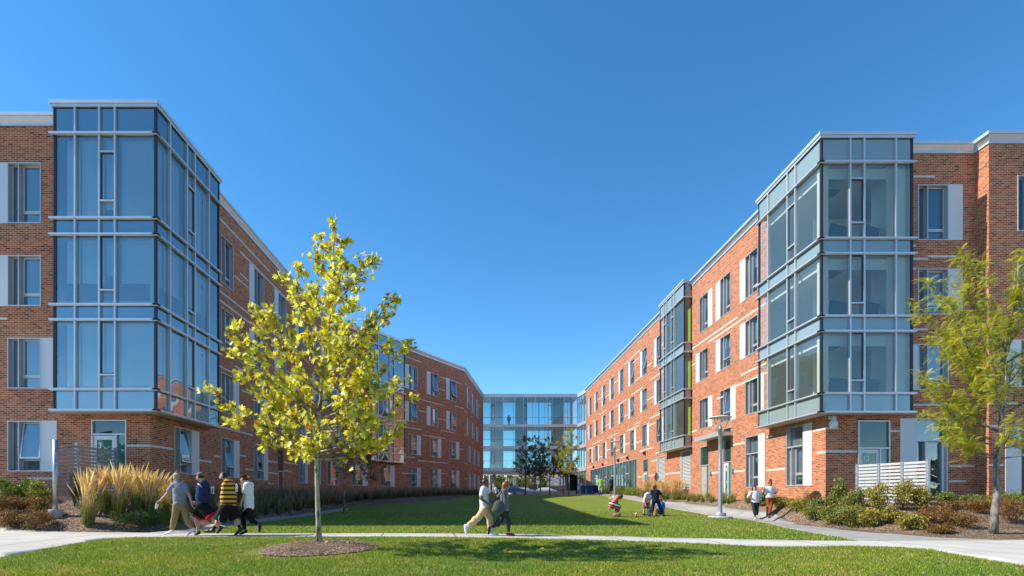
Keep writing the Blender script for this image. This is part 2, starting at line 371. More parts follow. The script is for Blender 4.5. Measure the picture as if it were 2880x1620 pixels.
# ------------------------------------------------------------------ buildings
class Wall:
    "a straight wall: x runs left to right seen from outside, y goes into the building"
    def __init__(s, x, y, ang, length): s.o = Vector((x, y, 0)); s.a = ang; s.L = length; s.op = []; s.c = math.cos(ang); s.s = math.sin(ang)
    def W(s, u, d, z): return Vector((s.o.x + s.c * u - s.s * d, s.o.y + s.s * u + s.c * d, z))
def wall_mesh(wl, z0, z1, base=None, seed=0, reveal=.28):
    us = sorted({0, wl.L} | {u for o in wl.op for u in (o[0], o[1])}); zs = sorted({z0, z1} | {z for o in wl.op for z in (o[2], o[3])})
    us = [u for u in us if 0 <= u <= wl.L]; zs = [z for z in zs if z0 <= z <= z1]
    mb = MB()
    for a, b in zip(us, us[1:]):
        for c, d in zip(zs, zs[1:]):
            m_, n_ = (a + b) / 2, (c + d) / 2
            if any(o[0] < m_ < o[1] and o[2] < n_ < o[3] for o in wl.op): continue
            mb.quad([wl.W(a, 0, c), wl.W(b, 0, c), wl.W(b, 0, d), wl.W(a, 0, d)], 0, [(a + seed, c), (b + seed, c), (b + seed, d), (a + seed, d)])
    for o in wl.op:
        if len(o) > 4 and o[4] == 'clear': continue
        a, b, c, d = o[:4]; r = reveal
        for q in (((a, 0, c), (a, 0, d), (a, r, d), (a, r, c)), ((b, 0, d), (b, 0, c), (b, r, c), (b, r, d)), ((a, 0, d), (b, 0, d), (b, r, d), (a, r, d)), ((a, r, c), (b, r, c), (b, 0, c), (a, 0, c))):
            mb.quad([wl.W(*p) for p in q], 0, [(p[0] + p[1] + seed, p[2]) for p in q])
    return mb
def place(o, wl, u, z, parent):
    p = wl.W(u, 0, z); o.location = p - parent.location if parent else p; o.rotation_euler = (0, 0, wl.a); o.parent = parent
    return o
WF = 1.31; PW = .6; FIN = .43
_wm = {}
def win_meshes(h, two_lite):
    key = (round(h, 2), two_lite)
    if key in _wm: return _wm[key]
    t = .04; d0 = -.025; d1 = .2
    f = MB()
    f.box(0, t, d0, d1, 0, h); f.box(WF - t, WF, d0, d1, 0, h)
    f.box(t, WF - t, d0, d1, h - t, h); f.box(t, WF - t, d0, d1, 0, t)
    top = h - t
    if two_lite:
        zt = h - .95; f.box(t, WF - t, .02, d1, zt - .03, zt + .03); top = zt - .03
    f.box(FIN - .018, FIN + .018, d0 + .01, .16, t, top)
    f.box(FIN - .03, FIN + .05, .16, d1, t, top)                       # inner post behind the fin
    low = t + (.42 if h < 2.6 else .5)
    f.box(FIN + .05, WF - t, .14, d1, low - .03, low + .03)
    f.box(t, t + .05, .15, d1, t, top); f.box(WF - t - .045, WF - t, .15, d1, t, low - .03)
    f.box(t + .05, FIN - .03, .15, d1, t, t + .04); f.box(t + .05, FIN - .03, .15, d1, top - .04, top)
    f.box(FIN + .05, WF - t - .045, .15, d1, t, t + .035)
    fm = f.mesh('window', M['winframe'])
    g = MB()
    g.quad([(t + .05, .18, t + .04), (FIN - .03, .18, t + .04), (FIN - .03, .18, top - .04), (t + .05, .18, top - .04)])
    g.quad([(FIN + .05, .18, t + .035), (WF - t - .045, .18, t + .035), (WF - t - .045, .18, low - .03), (FIN + .05, .18, low - .03)])
    if two_lite: g.quad([(t, .18, zt + .03), (WF - t, .18, zt + .03), (WF - t, .18, h - t), (t, .18, h - t)])
    gm = g.mesh('pane', M['glass_w'])
    s = MB(); sh = top - low - .04; sw = WF - t - FIN - .06; k = .05     # sash hangs from its top edge
    s.box(0, k, -.025, .025, -sh, 0); s.box(sw - k, sw, -.025, .025, -sh, 0); s.box(k, sw - k, -.025, .025, -k, 0); s.box(k, sw - k, -.025, .025, -sh, -sh + k)
    s.quad([(k, 0, -sh + k), (sw - k, 0, -sh + k), (sw - k, 0, -k), (k, 0, -k)], 1)
    smm = s.mesh('sash', [M['alum'], M['glass_w']])
    pm = MB(); pm.box(0, PW, -.02, .03, 0, h); pmm = pm.mesh('side_panel', M['panel'])
    _wm[key] = (fm, gm, smm, pmm, top)
    return _wm[key]
wrng = random.Random(5)
def window(wl, parent, u, z, h, side, tilt=0, two=False, blind=None):
    "u = left edge of the glazed frame"
    fm, gm, smm, pmm, top = win_meshes(h, two)
    wl.op.append((u, u + WF, z, z + h))
    o = bpy.data.objects.new('window', fm); col.objects.link(o); place(o, wl, u, z, parent)
    link('pane', gm, o)
    s = link('sash', smm, o, (FIN + .052, .165, top - .005)); s.rotation_euler = (R(-tilt), 0, 0)
    if side: link('side_panel', pmm, o, (WF + .004 if side == 'R' else -PW - .004, 0, 0))
    if blind is None: blind = wrng.choice([0, 0, .35, .6, 1, .25])
    if blind:
        key = ('b', round(h, 2), round(blind, 1))
        if key not in _wm:
            b = MB(); hh = (h - .1) * blind; b.box(.06, WF - .06, .26, .265, h - .05 - hh, h - .05); _wm[key] = b.mesh('blind', M['blind'])
        link('blind', _wm[key], o)
    return o
def bands(wl, parent, lst):
    for u0, u1, z in lst:
        b = MB(); b.box(0, u1 - u0, -.004, .05, 0, .085)
        o = b.build('stone_band', M['stone']); place(o, wl, u0, z, parent)
def coping(path, z, parent, out=.22, h0=.42, name='coping'):
    "stepped metal roof edge following a polyline (outer side on the right hand when walking the path)"
    mb = MB(); n = len(path); P = [Vector((*p, 0)) for p in path]
    def off(d):
        res = []
        for i in range(n):
            ns = []
            if i > 0: e = (P[i] - P[i - 1]).normalized(); ns.append(Vector((e.y, -e.x, 0)))
            if i < n - 1: e = (P[i + 1] - P[i]).normalized(); ns.append(Vector((e.y, -e.x, 0)))
            m_ = sum(ns, Vector()) / len(ns); m_ /= max(m_.length_squared, .2)
            res.append(P[i] + m_ * d)
        return res
    prof = [(-.4, h0), (out, h0), (out, h0 - .13), (out - .04, h0 - .13), (.05, .1), (.05, 0), (-.0, 0)]
    rings = [off(d) for d, _ in prof]
    for k in range(len(prof) - 1):
        for i in range(n - 1):
            a, b = rings[k], rings[k + 1]; za, zb = z + prof[k][1], z + prof[k + 1][1]
            mb.quad([(a[i].x, a[i].y, za), (b[i].x, b[i].y, zb), (b[i + 1].x, b[i + 1].y, zb), (a[i + 1].x, a[i + 1].y, za)])
    for i in (0, n - 1):
        mb.quad([(rings[k][i].x, rings[k][i].y, z + prof[k][1]) for k in range(len(prof))])
    o = mb.build(name, M['coping'], parent); o.location = -parent.location if parent else (0, 0, 0); return o
def P(o, parent):
    "parent an object whose mesh is in world coordinates"
    o.parent = parent; o.location = -parent.location; return o

def bay(parent, faces, ztab, mats, name='bay_window', returns=()):
    """faces: list of (Wall, [mullion u positions], operable module index); ztab: z of transoms bottom..top with kinds"""
    glass, span = mats
    f = MB()
    def wbox(wl, u0, u1, d0, d1, z0, z1, mi=0):
        Q = [wl.W(u0, d0, z0), wl.W(u1, d0, z0), wl.W(u1, d1, z0), wl.W(u0, d1, z0), wl.W(u0, d0, z1), wl.W(u1, d0, z1), wl.W(u1, d1, z1), wl.W(u0, d1, z1)]
        for q in ((0, 3, 2, 1), (4, 5, 6, 7), (0, 1, 5, 4), (1, 2, 6, 5), (2, 3, 7, 6), (3, 0, 4, 7)): f.quad([Q[i] for i in q], mi)
    zs = [z for z, _ in ztab]; root = link(name, MB().mesh(name, M['alum']), parent); root.location = (0, 0, 0)
    panes = []
    for fk, (wl, mu, opi, e0, e1) in enumerate(faces):
        hz = .035 - .003 * fk
        for i, u in enumerate(mu):
            if i == 0 or i == len(mu) - 1:
                inset = .03 if i == 0 else -.03
                wbox(wl, u + inset - .022, u + inset + .022, -.005, .1, zs[0], zs[-1], 1)
            else: wbox(wl, u - .033, u + .033, -.05, .1, zs[0], zs[-1])
        for j, z in enumerate(zs[:-1]):
            wbox(wl, mu[0] - e0, mu[-1] + e1, -.095, .097, z - hz, z + hz)
            wbox(wl, mu[0] - e0 * (.55 - .05 * fk), mu[-1] + e1 * (.55 - .05 * fk), -.06, -.02, z - .06 + .002 * fk, z - .03)
        for i in range(len(mu) - 1):
            a, b = mu[i] + .033, mu[i + 1] - .033
            for j in range(len(zs) - 1):
                z0, z1, kind = zs[j] + .035, zs[j + 1] - .035, ztab[j][1]
                if kind == 'g' and i in opi:
                    hh = z1 - z0; c1, c2 = z0 + hh * .2, (z0 + hh * (.79 if hh > 2.8 else 1.0))
                    wbox(wl, a, b, -.05, .1, c1 - .03, c1 + .03)
                    if c2 < z1 - .1: wbox(wl, a, b, -.05, .1, c2 - .03, c2 + .03)
                    panes.append((wl, a, b, z0, c1 - .03, .05, glass, 'pane')); panes.append((wl, a, b, c1 + .03, min(c2 - .03, z1), .02, glass, 'pane'))
                    k = .045; zz0, zz1 = c1 + .03, min(c2 - .03, z1)
                    for q in ((a, a + k, zz0, zz1), (b - k, b, zz0, zz1), (a + k, b - k, zz0, zz0 + k), (a + k, b - k, zz1 - k, zz1)): wbox(wl, q[0], q[1], .0, .04, q[2], q[3], 1)
                    if c2 < z1 - .1: panes.append((wl, a, b, c2 + .03, z1, .05, glass, 'pane'))
                else: panes.append((wl, a, b, z0, z1, .045 if kind == 'g' else .03, glass if kind == 'g' else span, 'pane' if kind == 'g' else 'spandrel_panel'))
    me = f.mesh(name, [M['alum'], M['bronze']]); root.data = me; P(root, parent)
    for wl, a, b, z0, z1, d, m_, nm in panes:
        g = MB(); c = (wl.W(a, d, z0) + wl.W(b, d, z0)) / 2
        g.quad([wl.W(a, d, z0) - c, wl.W(b, d, z0) - c, wl.W(b, d, z1) - c, wl.W(a, d, z1) - c])
        link(nm, g.mesh(nm, m_), root, c)
    return root

# ---- left dormitory
LB = empty('dormitory', (-13, 21, 1.06), label='shaded red brick dormitory wing on the left with glazed corner bay and door 3', cat='building')
LF = Wall(-32, 20.14, 0, 19.2)                 # front, ends at corner x=-12.8
LS = Wall(-12.8, 20.14, R(90), 21.36)          # courtyard side
a2 = math.atan2(17.8, 10.9); LS2 = Wall(-12.8, 41.5, a2, 20.87)
a3 = math.atan2(16.0, 2.26); LS3 = Wall(-1.9, 59.3, a3, 16.16)
ROOF = 15.5
ROWZ = [(2.11, 1.97, 'R'), (5.33, 1.97, 'R'), (8.53, 1.97, 'L'), (11.74, 2.35, 'L')]
def fu(x): return x + 32
for z, h, sd_ in ROWZ: window(LF, LB, fu(-18.35), z, h, sd_, tilt=7 if z < 3 else 0, blind=1)
for z, h, sd_ in ROWZ: window(LF, LB, fu(-22.4), z, h, sd_)
for z, h, sd_ in ROWZ: window(LF, LB, fu(-26.4), z, h, sd_)
def su(Y): return Y - 20.14
for k, Yg in enumerate((21.67, 25.6, 29.3, 36.5, 40.0)):
    window(LS, LB, su(Yg), 2.11, 1.97, 'R', tilt=(9, 9, 8, 0, 0)[k], blind=0)
for k, Yf in enumerate((25.55, 29.3, 32.8, 36.45, 40.05)):
    for r, (z, h, sd_) in enumerate(ROWZ[1:]):
        window(LS, LB, su(Yf), z, h, 'R' if r == 0 else ('L' if k else None), tilt=0 if k < 3 else 6 * (r % 2))
for k, t_ in enumerate((.63, 3.4, 7.0, 11.0, 14.5, 17.95)):
    for r, (z, h, sd_) in enumerate(ROWZ):
        if k in (1, 2) and r > 0: continue
        if k == 0 and r == 0: sd_ = None
        window(LS2, LB, t_, z, h, sd_, tilt=(0, 8, 10)[(k + r) % 3])
for k, t_ in enumerate((2.6, 6.4, 10.2)):
    for r, (z, h, sd_) in enumerate(ROWZ): window(LS3, LB, t_, z, h, sd_, tilt=(0, 8)[(k + r) % 2])
# openings of the corner bay, the far bay and the two doors
LF.op.append((fu(-16.0), 19.2, 4.42, 15.4, 'clear')); LS.op.append((0, 4.0, 4.42, 15.4, 'clear'))
LS2.op.append((5.25, 9.75, 4.6, 15.3, 'clear'))
DL = fu(-15.1); LF.op.append((DL, DL + 1.36, 1.12, 4.12))
LS.op.append((su(32.8), su(32.8) + .85, 1.2, 4.1))
walls = []
for wl, s_ in ((LF, 0), (LS, 3.1), (LS2, 7.7), (LS3, 1.3)):
    walls.append(P(wall_mesh(wl, -.3 if wl is LF else .2, ROOF, seed=s_).build('wall', M['brick']), LB))
bk = MB(); bk.quad([(-32, 20.14, .2), (-32, 60, .2), (-32, 60, ROOF), (-32, 20.14, ROOF)]); bk.quad([(.36, 75.3, .2), (-32, 75.3, .2), (-32, 75.3, ROOF), (.36, 75.3, ROOF)]); bk.quad([(-32, 60, .2), (-32, 75.3, .2), (-32, 75.3, ROOF), (-32, 60, ROOF)])
P(bk.build('rear_wall', M['brick']), LB)
rf = MB(); rf.quad([(-32, 20.2, ROOF + .25), (-12.86, 20.2, ROOF + .25), (-12.86, 41.5, ROOF + .25), (-1.96, 59.3, ROOF + .25), (.3, 75.2, ROOF + .25), (-32, 75.2, ROOF + .25)])
P(rf.build('roof', M['roofing']), LB)
coping([(-32, 20.14), (-16.12, 20.14)], ROOF, LB)
coping([(-12.8, 24.3), (-12.8, 41.5)], ROOF, LB)
n2 = Vector((math.cos(a2), math.sin(a2)))
coping([(-12.8, 41.5), tuple(Vector((-12.8, 41.5)) + n2 * 4.95)], ROOF, LB)
coping([tuple(Vector((-12.8, 41.5)) + n2 * 9.95), (-1.9, 59.3), (.36, 75.3)], ROOF, LB)
# interior: floors and an inner wall
def interior(poly_out, depth_off, zf, parent, m_wall=M['plaster']):
    mb = MB()
    for z in zf[:-1]:
        mb.quad([(*p, z + .12) for p in poly_out + depth_off[::-1]], 1)
    for z in zf[1:]: mb.quad([(*p, z - .18) for p in poly_out + depth_off[::-1]], 0)
    for a, b in zip(depth_off, depth_off[1:]): mb.quad([(*a, zf[0]), (*b, zf[0]), (*b, zf[-1]), (*a, zf[-1])], 0)
    return P(mb.build('interior', [m_wall, M['rfloor']]), parent)
FZ = [1.06, 4.7, 7.95, 11.15, 15.2]
interior([(-31.9, 20.5), (-13.2, 20.5), (-13.2, 41.6), (-2.3, 59.4), (-.04, 75)], [(-31.9, 25.5), (-18.2, 25.5), (-18.2, 43), (-6.8, 61.5), (-4.8, 75)], FZ, LB)
# corner bay: front and side
BF = Wall(-16.07, 19.5, 0, 3.89); BS = Wall(-12.18, 19.5, R(90), 4.72); BR = Wall(-16.07, 20.14, R(-90), .64)
ZT = [(4.39, 's'), (5.17, 'g'), (7.78, 's'), (8.345, 'g'), (10.98, 's'), (11.59, 'g'), (14.77, 's'), (15.76, 's')]
bay(LB, [(BF, [0, .85, 1.76, 2.35, 3.89], (2,), .1, .095), (BS, [0, .82, 2.0, 2.585, 3.735, 4.72], (2,), .095, .1), (BR, [0, .64], (), 0, .0)], ZT, (M['glass_l'], M['spandrel_l']))
def bay_shell(x0, x1, y0, y1, zb, zt, parent, cop):
    mb = MB(); mb.box(x0 + .02, x1 - .02, y0 + .02, y1 - .02, zb - .06, zb - .03)
    P(mb.build('soffit', M['soffit']), parent)
    mb = MB(); mb.quad([(x0 + .1, y0 + .1, zt + .15), (x1 - .1, y0 + .1, zt + .15), (x1 - .1, y1 - .1, zt + .15), (x0 + .1, y1 - .1, zt + .15)])
    P(mb.build('bay_roof', M['roofing']), parent)
    coping(cop, zt, parent, out=.09, h0=.24, name='bay_coping')
bay_shell(-16.07, -12.18, 19.5, 24.22, 4.39, 15.76, LB, [(-16.07, 20.2), (-16.07, 19.5), (-12.18, 19.5), (-12.18, 24.22), (-12.85, 24.22)])
# bay ends and interior of the corner rooms
mb = MB(); mb.quad([(-12.8, 24.22, 4.4), (-12.18, 24.22, 4.4), (-12.18, 24.22, 15.8), (-12.8, 24.22, 15.8)])
P(mb.build('bay_end', M['alum']), LB)
bl = MB()
for j, (z0, z1) in enumerate(((5.22, 7.72), (8.4, 10.9), (11.64, 14.7))):
    lo = z0 + (.12, .85, .12)[j]
    bl.box(-15.75, -14.95 - .3, 19.78, 19.79, lo, z1); bl.box(-15.18, -14.34, 19.78, 19.79, lo, z1); bl.box(-14.26, -13.8, 19.78, 19.79, lo + .3, z1); bl.box(-13.68, -12.5, 19.78, 19.79, lo, z1)
    bl.box(-12.47, -12.46, 19.9, 20.3, lo, z1); bl.box(-12.47, -12.46, 20.4, 21.45, lo, z1); bl.box(-12.47, -12.46, 22.15, 23.15, lo, z1); bl.box(-12.47, -12.46, 23.3, 23.8, lo, z1)
P(bl.build('blind', M['blind']), LB)
rm = MB()
for z in (4.7, 7.95, 11.15): rm.box(-16.0, -12.25, 19.62, 24.1, z - .16, z + .15, 1); rm.box(-15.99, -12.26, 19.63, 24.09, z - .2, z - .165)
rm.box(-16.0, -12.25, 19.62, 24.1, 14.85, 15.0)
for z0 in (4.85, 8.1, 11.3): rm.box(-15.95, -12.3, 19.62, 19.74, z0, z0 + .42); rm.box(-12.42, -12.3, 19.75, 24.1, z0, z0 + .42); rm.box(-12.55, -12.35, 19.7, 19.95, z0, z0 + 3)
P(rm.build('bay_interior', [M['plaster'], M['rfloor']]), LB)
# far bay on the angled stretch
o2 = Vector((-12.8, 41.5)) + n2 * 5.15; out2 = Vector((n2.y, -n2.x)) * .5
BF2 = Wall(o2.x + out2.x, o2.y + out2.y, a2, 4.7); e2 = o2 + n2 * 4.7
BL2 = Wall(o2.x, o2.y, a2 - R(90), .5)
bay(LB, [(BF2, [0, .95, 2.5, 3.1, 4.7], (2,), .05, .05), (BL2, [0, .5], (), 0, 0)], ZT, (M['glass_l'], M['spandrel_l']))
cc = [tuple(o2), tuple(o2 + out2), tuple(e2 + out2), tuple(e2)]
sb = MB(); sb.quad([(*p, 4.36) for p in cc]); sb.quad([(*p, 15.8) for p in cc]); sb.quad([(*cc[2], 4.36), (*cc[3], 4.36), (*cc[3], 15.8), (*cc[2], 15.8)])
P(sb.build('bay_shell', M['soffit']), LB); coping(cc, 15.76, LB, out=.09, h0=.24, name='bay_coping')
# stone bands
bands(LF, LB, [(fu(-20.5), fu(-18.37), 9.82), (fu(-20.5), fu(-18.37), 8.6), (fu(-20), fu(-18.37), 8.0), (fu(-17.6), fu(-16.6), 1.8), (fu(-13.74), 19.196, 3.07), (fu(-23), fu(-20.6), 6.4), (fu(-19.4), fu(-18.9), 5.0)])
bands(LS, LB, [(0.004, su(21.6), 3.07), (su(21.3), su(21.62), 1.75), (su(23.5), su(24.7), 2.75), (su(24.9), su(25.55), 3.05), (su(27.5), su(28.4), 3.3), (su(28.2), su(29.2), 2.6), (su(31.2), su(32.7), 3.25), (su(31.2), su(32.75), 2.55), (su(31.2), su(32.2), 1.9), (su(33.7), su(36.4), 3.35), (su(33.7), su(35.2), 2.8),
      (su(24.4), su(31.5), 14.75), (su(27.6), su(35), 14.15), (su(27.6), su(28.6), 13.0), (su(27), su(28.6), 12.6), (su(24.5), su(29), 11.2), (su(25), su(33.5), 10.75), (su(27), su(32.5), 7.9), (su(24.5), su(28.6), 7.5), (su(27.8), su(29), 6.8), (su(32), su(36), 11.2), (su(34.2), su(36.3), 9.4), (su(31), su(35.8), 4.75), (su(25), su(29.2), 4.55), (su(36), su(41), 14.3)])
bands(LS2, LB, [(1, 4.6, 14.7), (2.2, 3.2, 8.2), (10, 13, 14.75), (16.2, 20.5, 13.9), (15.9, 17.2, 12.6), (11.5, 17, 10.95), (15.9, 17.3, 9.4), (12.6, 14.3, 9.8), (10.2, 13, 7.9), (13.2, 17.2, 7.4), (16.3, 19, 8.2), (10.1, 12, 5.0), (12.4, 17.6, 4.75), (9.9, 12.6, 3.4), (16.5, 17.6, 3.6), (15.9, 17, 2.4), (9.9, 14, 1.7), (16.8, 20, 1.75), (18.9, 20.8, 11.2), (19.4, 20.7, 6.5)])
bands(LS3, LB, [(.5, 3.5, 14.3), (5, 8, 14), (11, 14, 13.6), (.2, 2, 11), (4.8, 6, 11.1), (9, 10, 11), (12.5, 15, 11.2), (0, 2.4, 8.3), (5, 7, 8), (12.4, 15, 8.1), (.3, 2.4, 5), (8, 10, 4.8), (12.6, 15, 4.9), (.5, 2, 3.2), (4.8, 6.2, 3.4), (12.4, 14.4, 2.9)])

# ---- doors
def door(parent, wl, u, z, dw, dh, sidew, trans_h, leaf, glassm, number=None, flip=False, vision=True, side_glass=True, handle_z=1.02, panel_split=None):
    "door (frame) > leaf, pane, transom_pane, handle, number"
    t = .05; W_ = dw + sidew; H = dh + trans_h; f = MB()
    f.box(0, t, -.02, .14, 0, H); f.box(W_ - t, W_, -.02, .14, 0, H); f.box(t, W_ - t, -.02, .14, H - t, H)
    if trans_h: f.box(t, W_ - t, -.01, .14, dh - .03, dh + .03)
    d0 = 0 if not flip else sidew
    if sidew: xm = dw if not flip else sidew; f.box(xm - .03, xm + .03, -.01, .14, 0, dh - .03 if trans_h else H - t)
    fo = f.build('door', M['alum']); place(fo, wl, u, z, parent)
    a, b = (t + .01, dw - .04) if not flip else (sidew + .04, W_ - t - .01)
    l = MB(); k = .13 if vision else 0; zt = dh - (.05 if trans_h else .07)
    if vision:
        l.box(a, a + k, .03, .08, .02, zt); l.box(b - k, b, .03, .08, .02, zt); l.box(a + k, b - k, .03, .08, zt - .16, zt); l.box(a + k, b - k, .03, .08, .02, .28)
        g = MB(); g.quad([(a + k, .055, .28), (b - k, .055, .28), (b - k, .055, zt - .16), (a + k, .055, zt - .16)]); link('pane', g.mesh('pane', M['glass_d']), fo)
    else: l.box(a, b, .03, .08, .02, zt)
    link('leaf', l.mesh('leaf', leaf), fo)
    if trans_h: g = MB(); g.quad([(t, .06, dh + .03), (W_ - t, .06, dh + .03), (W_ - t, .06, H - t), (t, .06, H - t)]); link('transom_pane', g.mesh('transom_pane', glassm), fo)
    if sidew:
        q = (dw + .03, W_ - t) if not flip else (t, sidew - .03)
        g = MB(); g.quad([(q[0], .06, .02), (q[1], .06, .02), (q[1], .06, dh - .03), (q[0], .06, dh - .03)]); link('side_pane', g.mesh('side_pane', M['glass_d']), fo)
    h = MB(); hx = b - .06 if not flip else a + .06
    h.tube([(hx, .03, handle_z - .13), (hx, -.05, handle_z - .13), (hx, -.05, handle_z + .17), (hx, .03, handle_z + .17)], .014, 6); link('handle', h.mesh('handle', M['galv']), fo)
    if number:
        num_text(number, .30, fo, (a + k + .03, .05, zt - .16 - .32))
    return fo
def text_mesh(s, size, m, ext=.004):
    cu = bpy.data.curves.new('txt', 'FONT'); cu.body = s; cu.size = size; cu.extrude = ext; cu.offset = size * .012
    ob = bpy.data.objects.new('txt', cu); col.objects.link(ob)
    dg = bpy.context.evaluated_depsgraph_get(); me = bpy.data.meshes.new_from_object(ob.evaluated_get(dg))
    bpy.data.objects.remove(ob); me.transform(Matrix.Rotation(R(90), 4, 'X'))
    me.materials.clear(); me.materials.append(m); return me
def num_text(s, size, parent, loc):
    me = text_mesh(s, size, M['num']); me.name = 'number'; return link('number', me, parent, loc)
door(LB, LF, DL, 1.14, .95, 2.42, .41, .56, M['white'], M['glass_g'], '3')
door(LB, LS, su(32.8), 1.2, .85, 1.6, 0, 0, M['brown_door'], M['glass_g'], vision=False)
g = MB(); g.box(.05, .8, .05, .08, 1.6, 2.85); o = g.build('door_glass', M['glass_g']); place(o, LS, su(32.8), 1.2, LB)

# ---- right dormitory
RB = empty('dormitory', (15, 22, 1.0), label='sunlit orange-red brick dormitory wing on the right with glazed corner bay and door 12', cat='building')
RS = Wall(14.65, 72, R(-90), 49.95)            # courtyard side, u = 72 - Y
RF = Wall(14.65, 22.05, 0, 6.33)
RJ = Wall(20.98, 22.05, R(-90), .62)
RG = Wall(20.98, 21.43, 0, 14)
def ru(Y): return 72 - Y
RZ = [(5.62, 1.97), (8.84, 1.97), (12.03, 2.36)]
def fcol(Ynear, sides, tilt, rows=(0, 1, 2)):
    for r in rows: window(RS, RB, ru(Ynear + WF), RZ[r][0], RZ[r][1], sides[r], tilt=tilt if r != 2 else 0)
fcol(27.4, ('R', 'L', 'L'), 0); fcol(30.4, ('R', 'L', 'L'), 7); fcol(33.4, ('R', 'L', 'R'), 0)
for k, Yn in enumerate((41.9, 45.7, 49.5, 53.2, 57.1, 60.9, 64.8, 68.5)):
    for r in range(3): window(RS, RB, ru(Yn + WF), RZ[r][0], RZ[r][1], 'R' if r == 0 else 'L', tilt=(11, 0, 9, 12)[(k + r) % 4], blind=wrng.choice([0, 0, .4]))
window(RS, RB, ru(23.55 + WF), 1.63, 2.8, 'R', two=True, blind=.9); window(RS, RB, ru(27.35 + WF), 1.63, 2.8, 'R', two=True, blind=.5)
# front windows
def gu(x): return x - 14.65
for r, (z, h) in enumerate(((5.67, 1.95), (8.87, 1.95), (12.03, 2.36))): window(RF, RB, gu(18.55), z, h, 'L' if r == 0 else 'R', blind=(.9, 0, 0)[r])
RF.op.append((gu(18.45), gu(19.83), 1.1, 4.46))
f = MB(); hh = 3.36
f.box(0, .05, -.02, .2, 0, hh); f.box(1.33, 1.38, -.02, .2, 0, hh); f.box(.05, 1.33, -.02, .2, hh - .05, hh); f.box(.05, 1.33, -.02, .2, 0, .05); f.box(.05, 1.33, 0, .2, 2.38, 2.44)
f.box(.42, .46, -.01, .2, .05, 2.38); f.box(.46, .53, .12, .2, .05, 2.38); f.box(1.18, 1.33, .05, .2, .05, 2.38); f.box(.53, 1.18, .1, .2, .55, .61)
o = f.build('window', M['winframe']); place(o, RF, gu(18.45), 1.1, RB)
g = MB()
for q in ((.05, .42, .05, 2.38), (.53, 1.18, .05, .55), (.53, 1.18, .61, 2.38), (.05, 1.33, 2.44, 3.31)): g.quad([(q[0], .16, q[2]), (q[1], .16, q[2]), (q[1], .16, q[3]), (q[0], .16, q[3])])
link('pane', g.mesh('pane', M['glass_w']), o)
g = MB(); g.box(-.64, -.004, -.02, .03, 0.02, 3.36); link('side_panel', g.mesh('side_panel', M['panel']), o)
for z, h in ((1.1, 2.9), (5.67, 1.95), (8.87, 1.95), (12.1, 2.3)):
    window(RG, RB, 1.28 if z < 8 else 1.17, z, h, 'L' if z < 8 else 'R', blind=.9 if z < 8 else 0); window(RG, RB, 5.2, z, h, 'R')
RF.op.append((gu(17.9 - 3.35), gu(17.86), 4.7, 15.5, 'clear')); RF.op[-1] = (0, gu(17.86), 4.7, 15.5, 'clear')
RS.op.append((ru(26.2), 49.95, 4.7, 15.5, 'clear')); RS.op.append((ru(40.6), ru(36.15), 4.7, 15.3, 'clear'))
D12 = gu(16.03); RF.op.append((D12, D12 + 1.36, 1.02, 4.42))
RS.op.append((ru(31.35), ru(30.3), .9, 5.25)); RS.op.append((ru(34.6), ru(33.3), .9, 4.46)); RS.op.append((ru(46.75), ru(45.4), 1.15, 4.5))
RS.op.append((ru(69.2), ru(48.7), 1.2, 4.75)); RS.op.append((ru(38.1), ru(36.2), 1.65, 4.45)); RS.op.append((ru(43.2), ru(41.25), 1.65, 4.45))
for wl, s_, zb in ((RS, 5.3, .1), (RF, 2.2, -.1), (RJ, .4, -.1), (RG, 9, -.1)): P(wall_mesh(wl, zb, 15.7, seed=s_).build('wall', M['brick']), RB)
bk = MB(); bk.quad([(34.98, 21.43, 0), (34.98, 72, 0), (34.98, 72, 15.7), (34.98, 21.43, 15.7)]); bk.quad([(14.65, 72, 0), (34.98, 72, 0), (34.98, 72, 15.7), (14.65, 72, 15.7)]); P(bk.build('rear_wall', M['brick']), RB)
rf = MB(); rf.quad([(14.7, 22.1, 15.95), (20.9, 22.1, 15.95), (20.9, 21.5, 15.95), (34.9, 21.5, 15.95), (34.9, 71.9, 15.95), (14.7, 71.9, 15.95)]); P(rf.build('roof', M['roofing']), RB)
coping([(17.98, 22.05), (20.98, 22.05), (20.98, 21.43), (34.98, 21.43)], 15.7, RB)
coping([(14.65, 72), (14.65, 40.95)], 15.7, RB); coping([(14.65, 35.9), (14.65, 26.4)], 15.7, RB)
FZR = [.95, 4.95, 8.2, 11.4, 15.4]
interior([(15.0, 71.8), (15.0, 22.5), (34.5, 22.5)], [(20.5, 71.8), (20.5, 28.5), (34.5, 28.5)], FZR, RB)
ZR = [(4.65, 's'), (5.42, 'g'), (7.99, 's'), (8.62, 'g'), (11.20, 's'), (11.83, 'g'), (14.99, 's'), (15.98, 's')]
RBF = Wall(14.09, 21.5, 0, 3.83); RBS = Wall(14.09, 26.35, R(-90), 4.85); RBR = Wall(17.92, 21.5, R(90), .55)
bay(RB, [(RBF, [0, 1.2, 1.78, 3.09, 3.83], (1,), .095, .1), (RBS, [0, .95, 2.55, 3.15, 4.85], (2,), .1, .095), (RBR, [0, .55], (), 0, 0)], ZR, (M['glass_r'], M['spandrel']))
bay_shell(14.09, 17.92, 21.5, 26.35, 4.65, 15.98, RB, [(14.65, 26.35), (14.09, 26.35), (14.09, 21.5), (17.92, 21.5), (17.92, 22.1)])
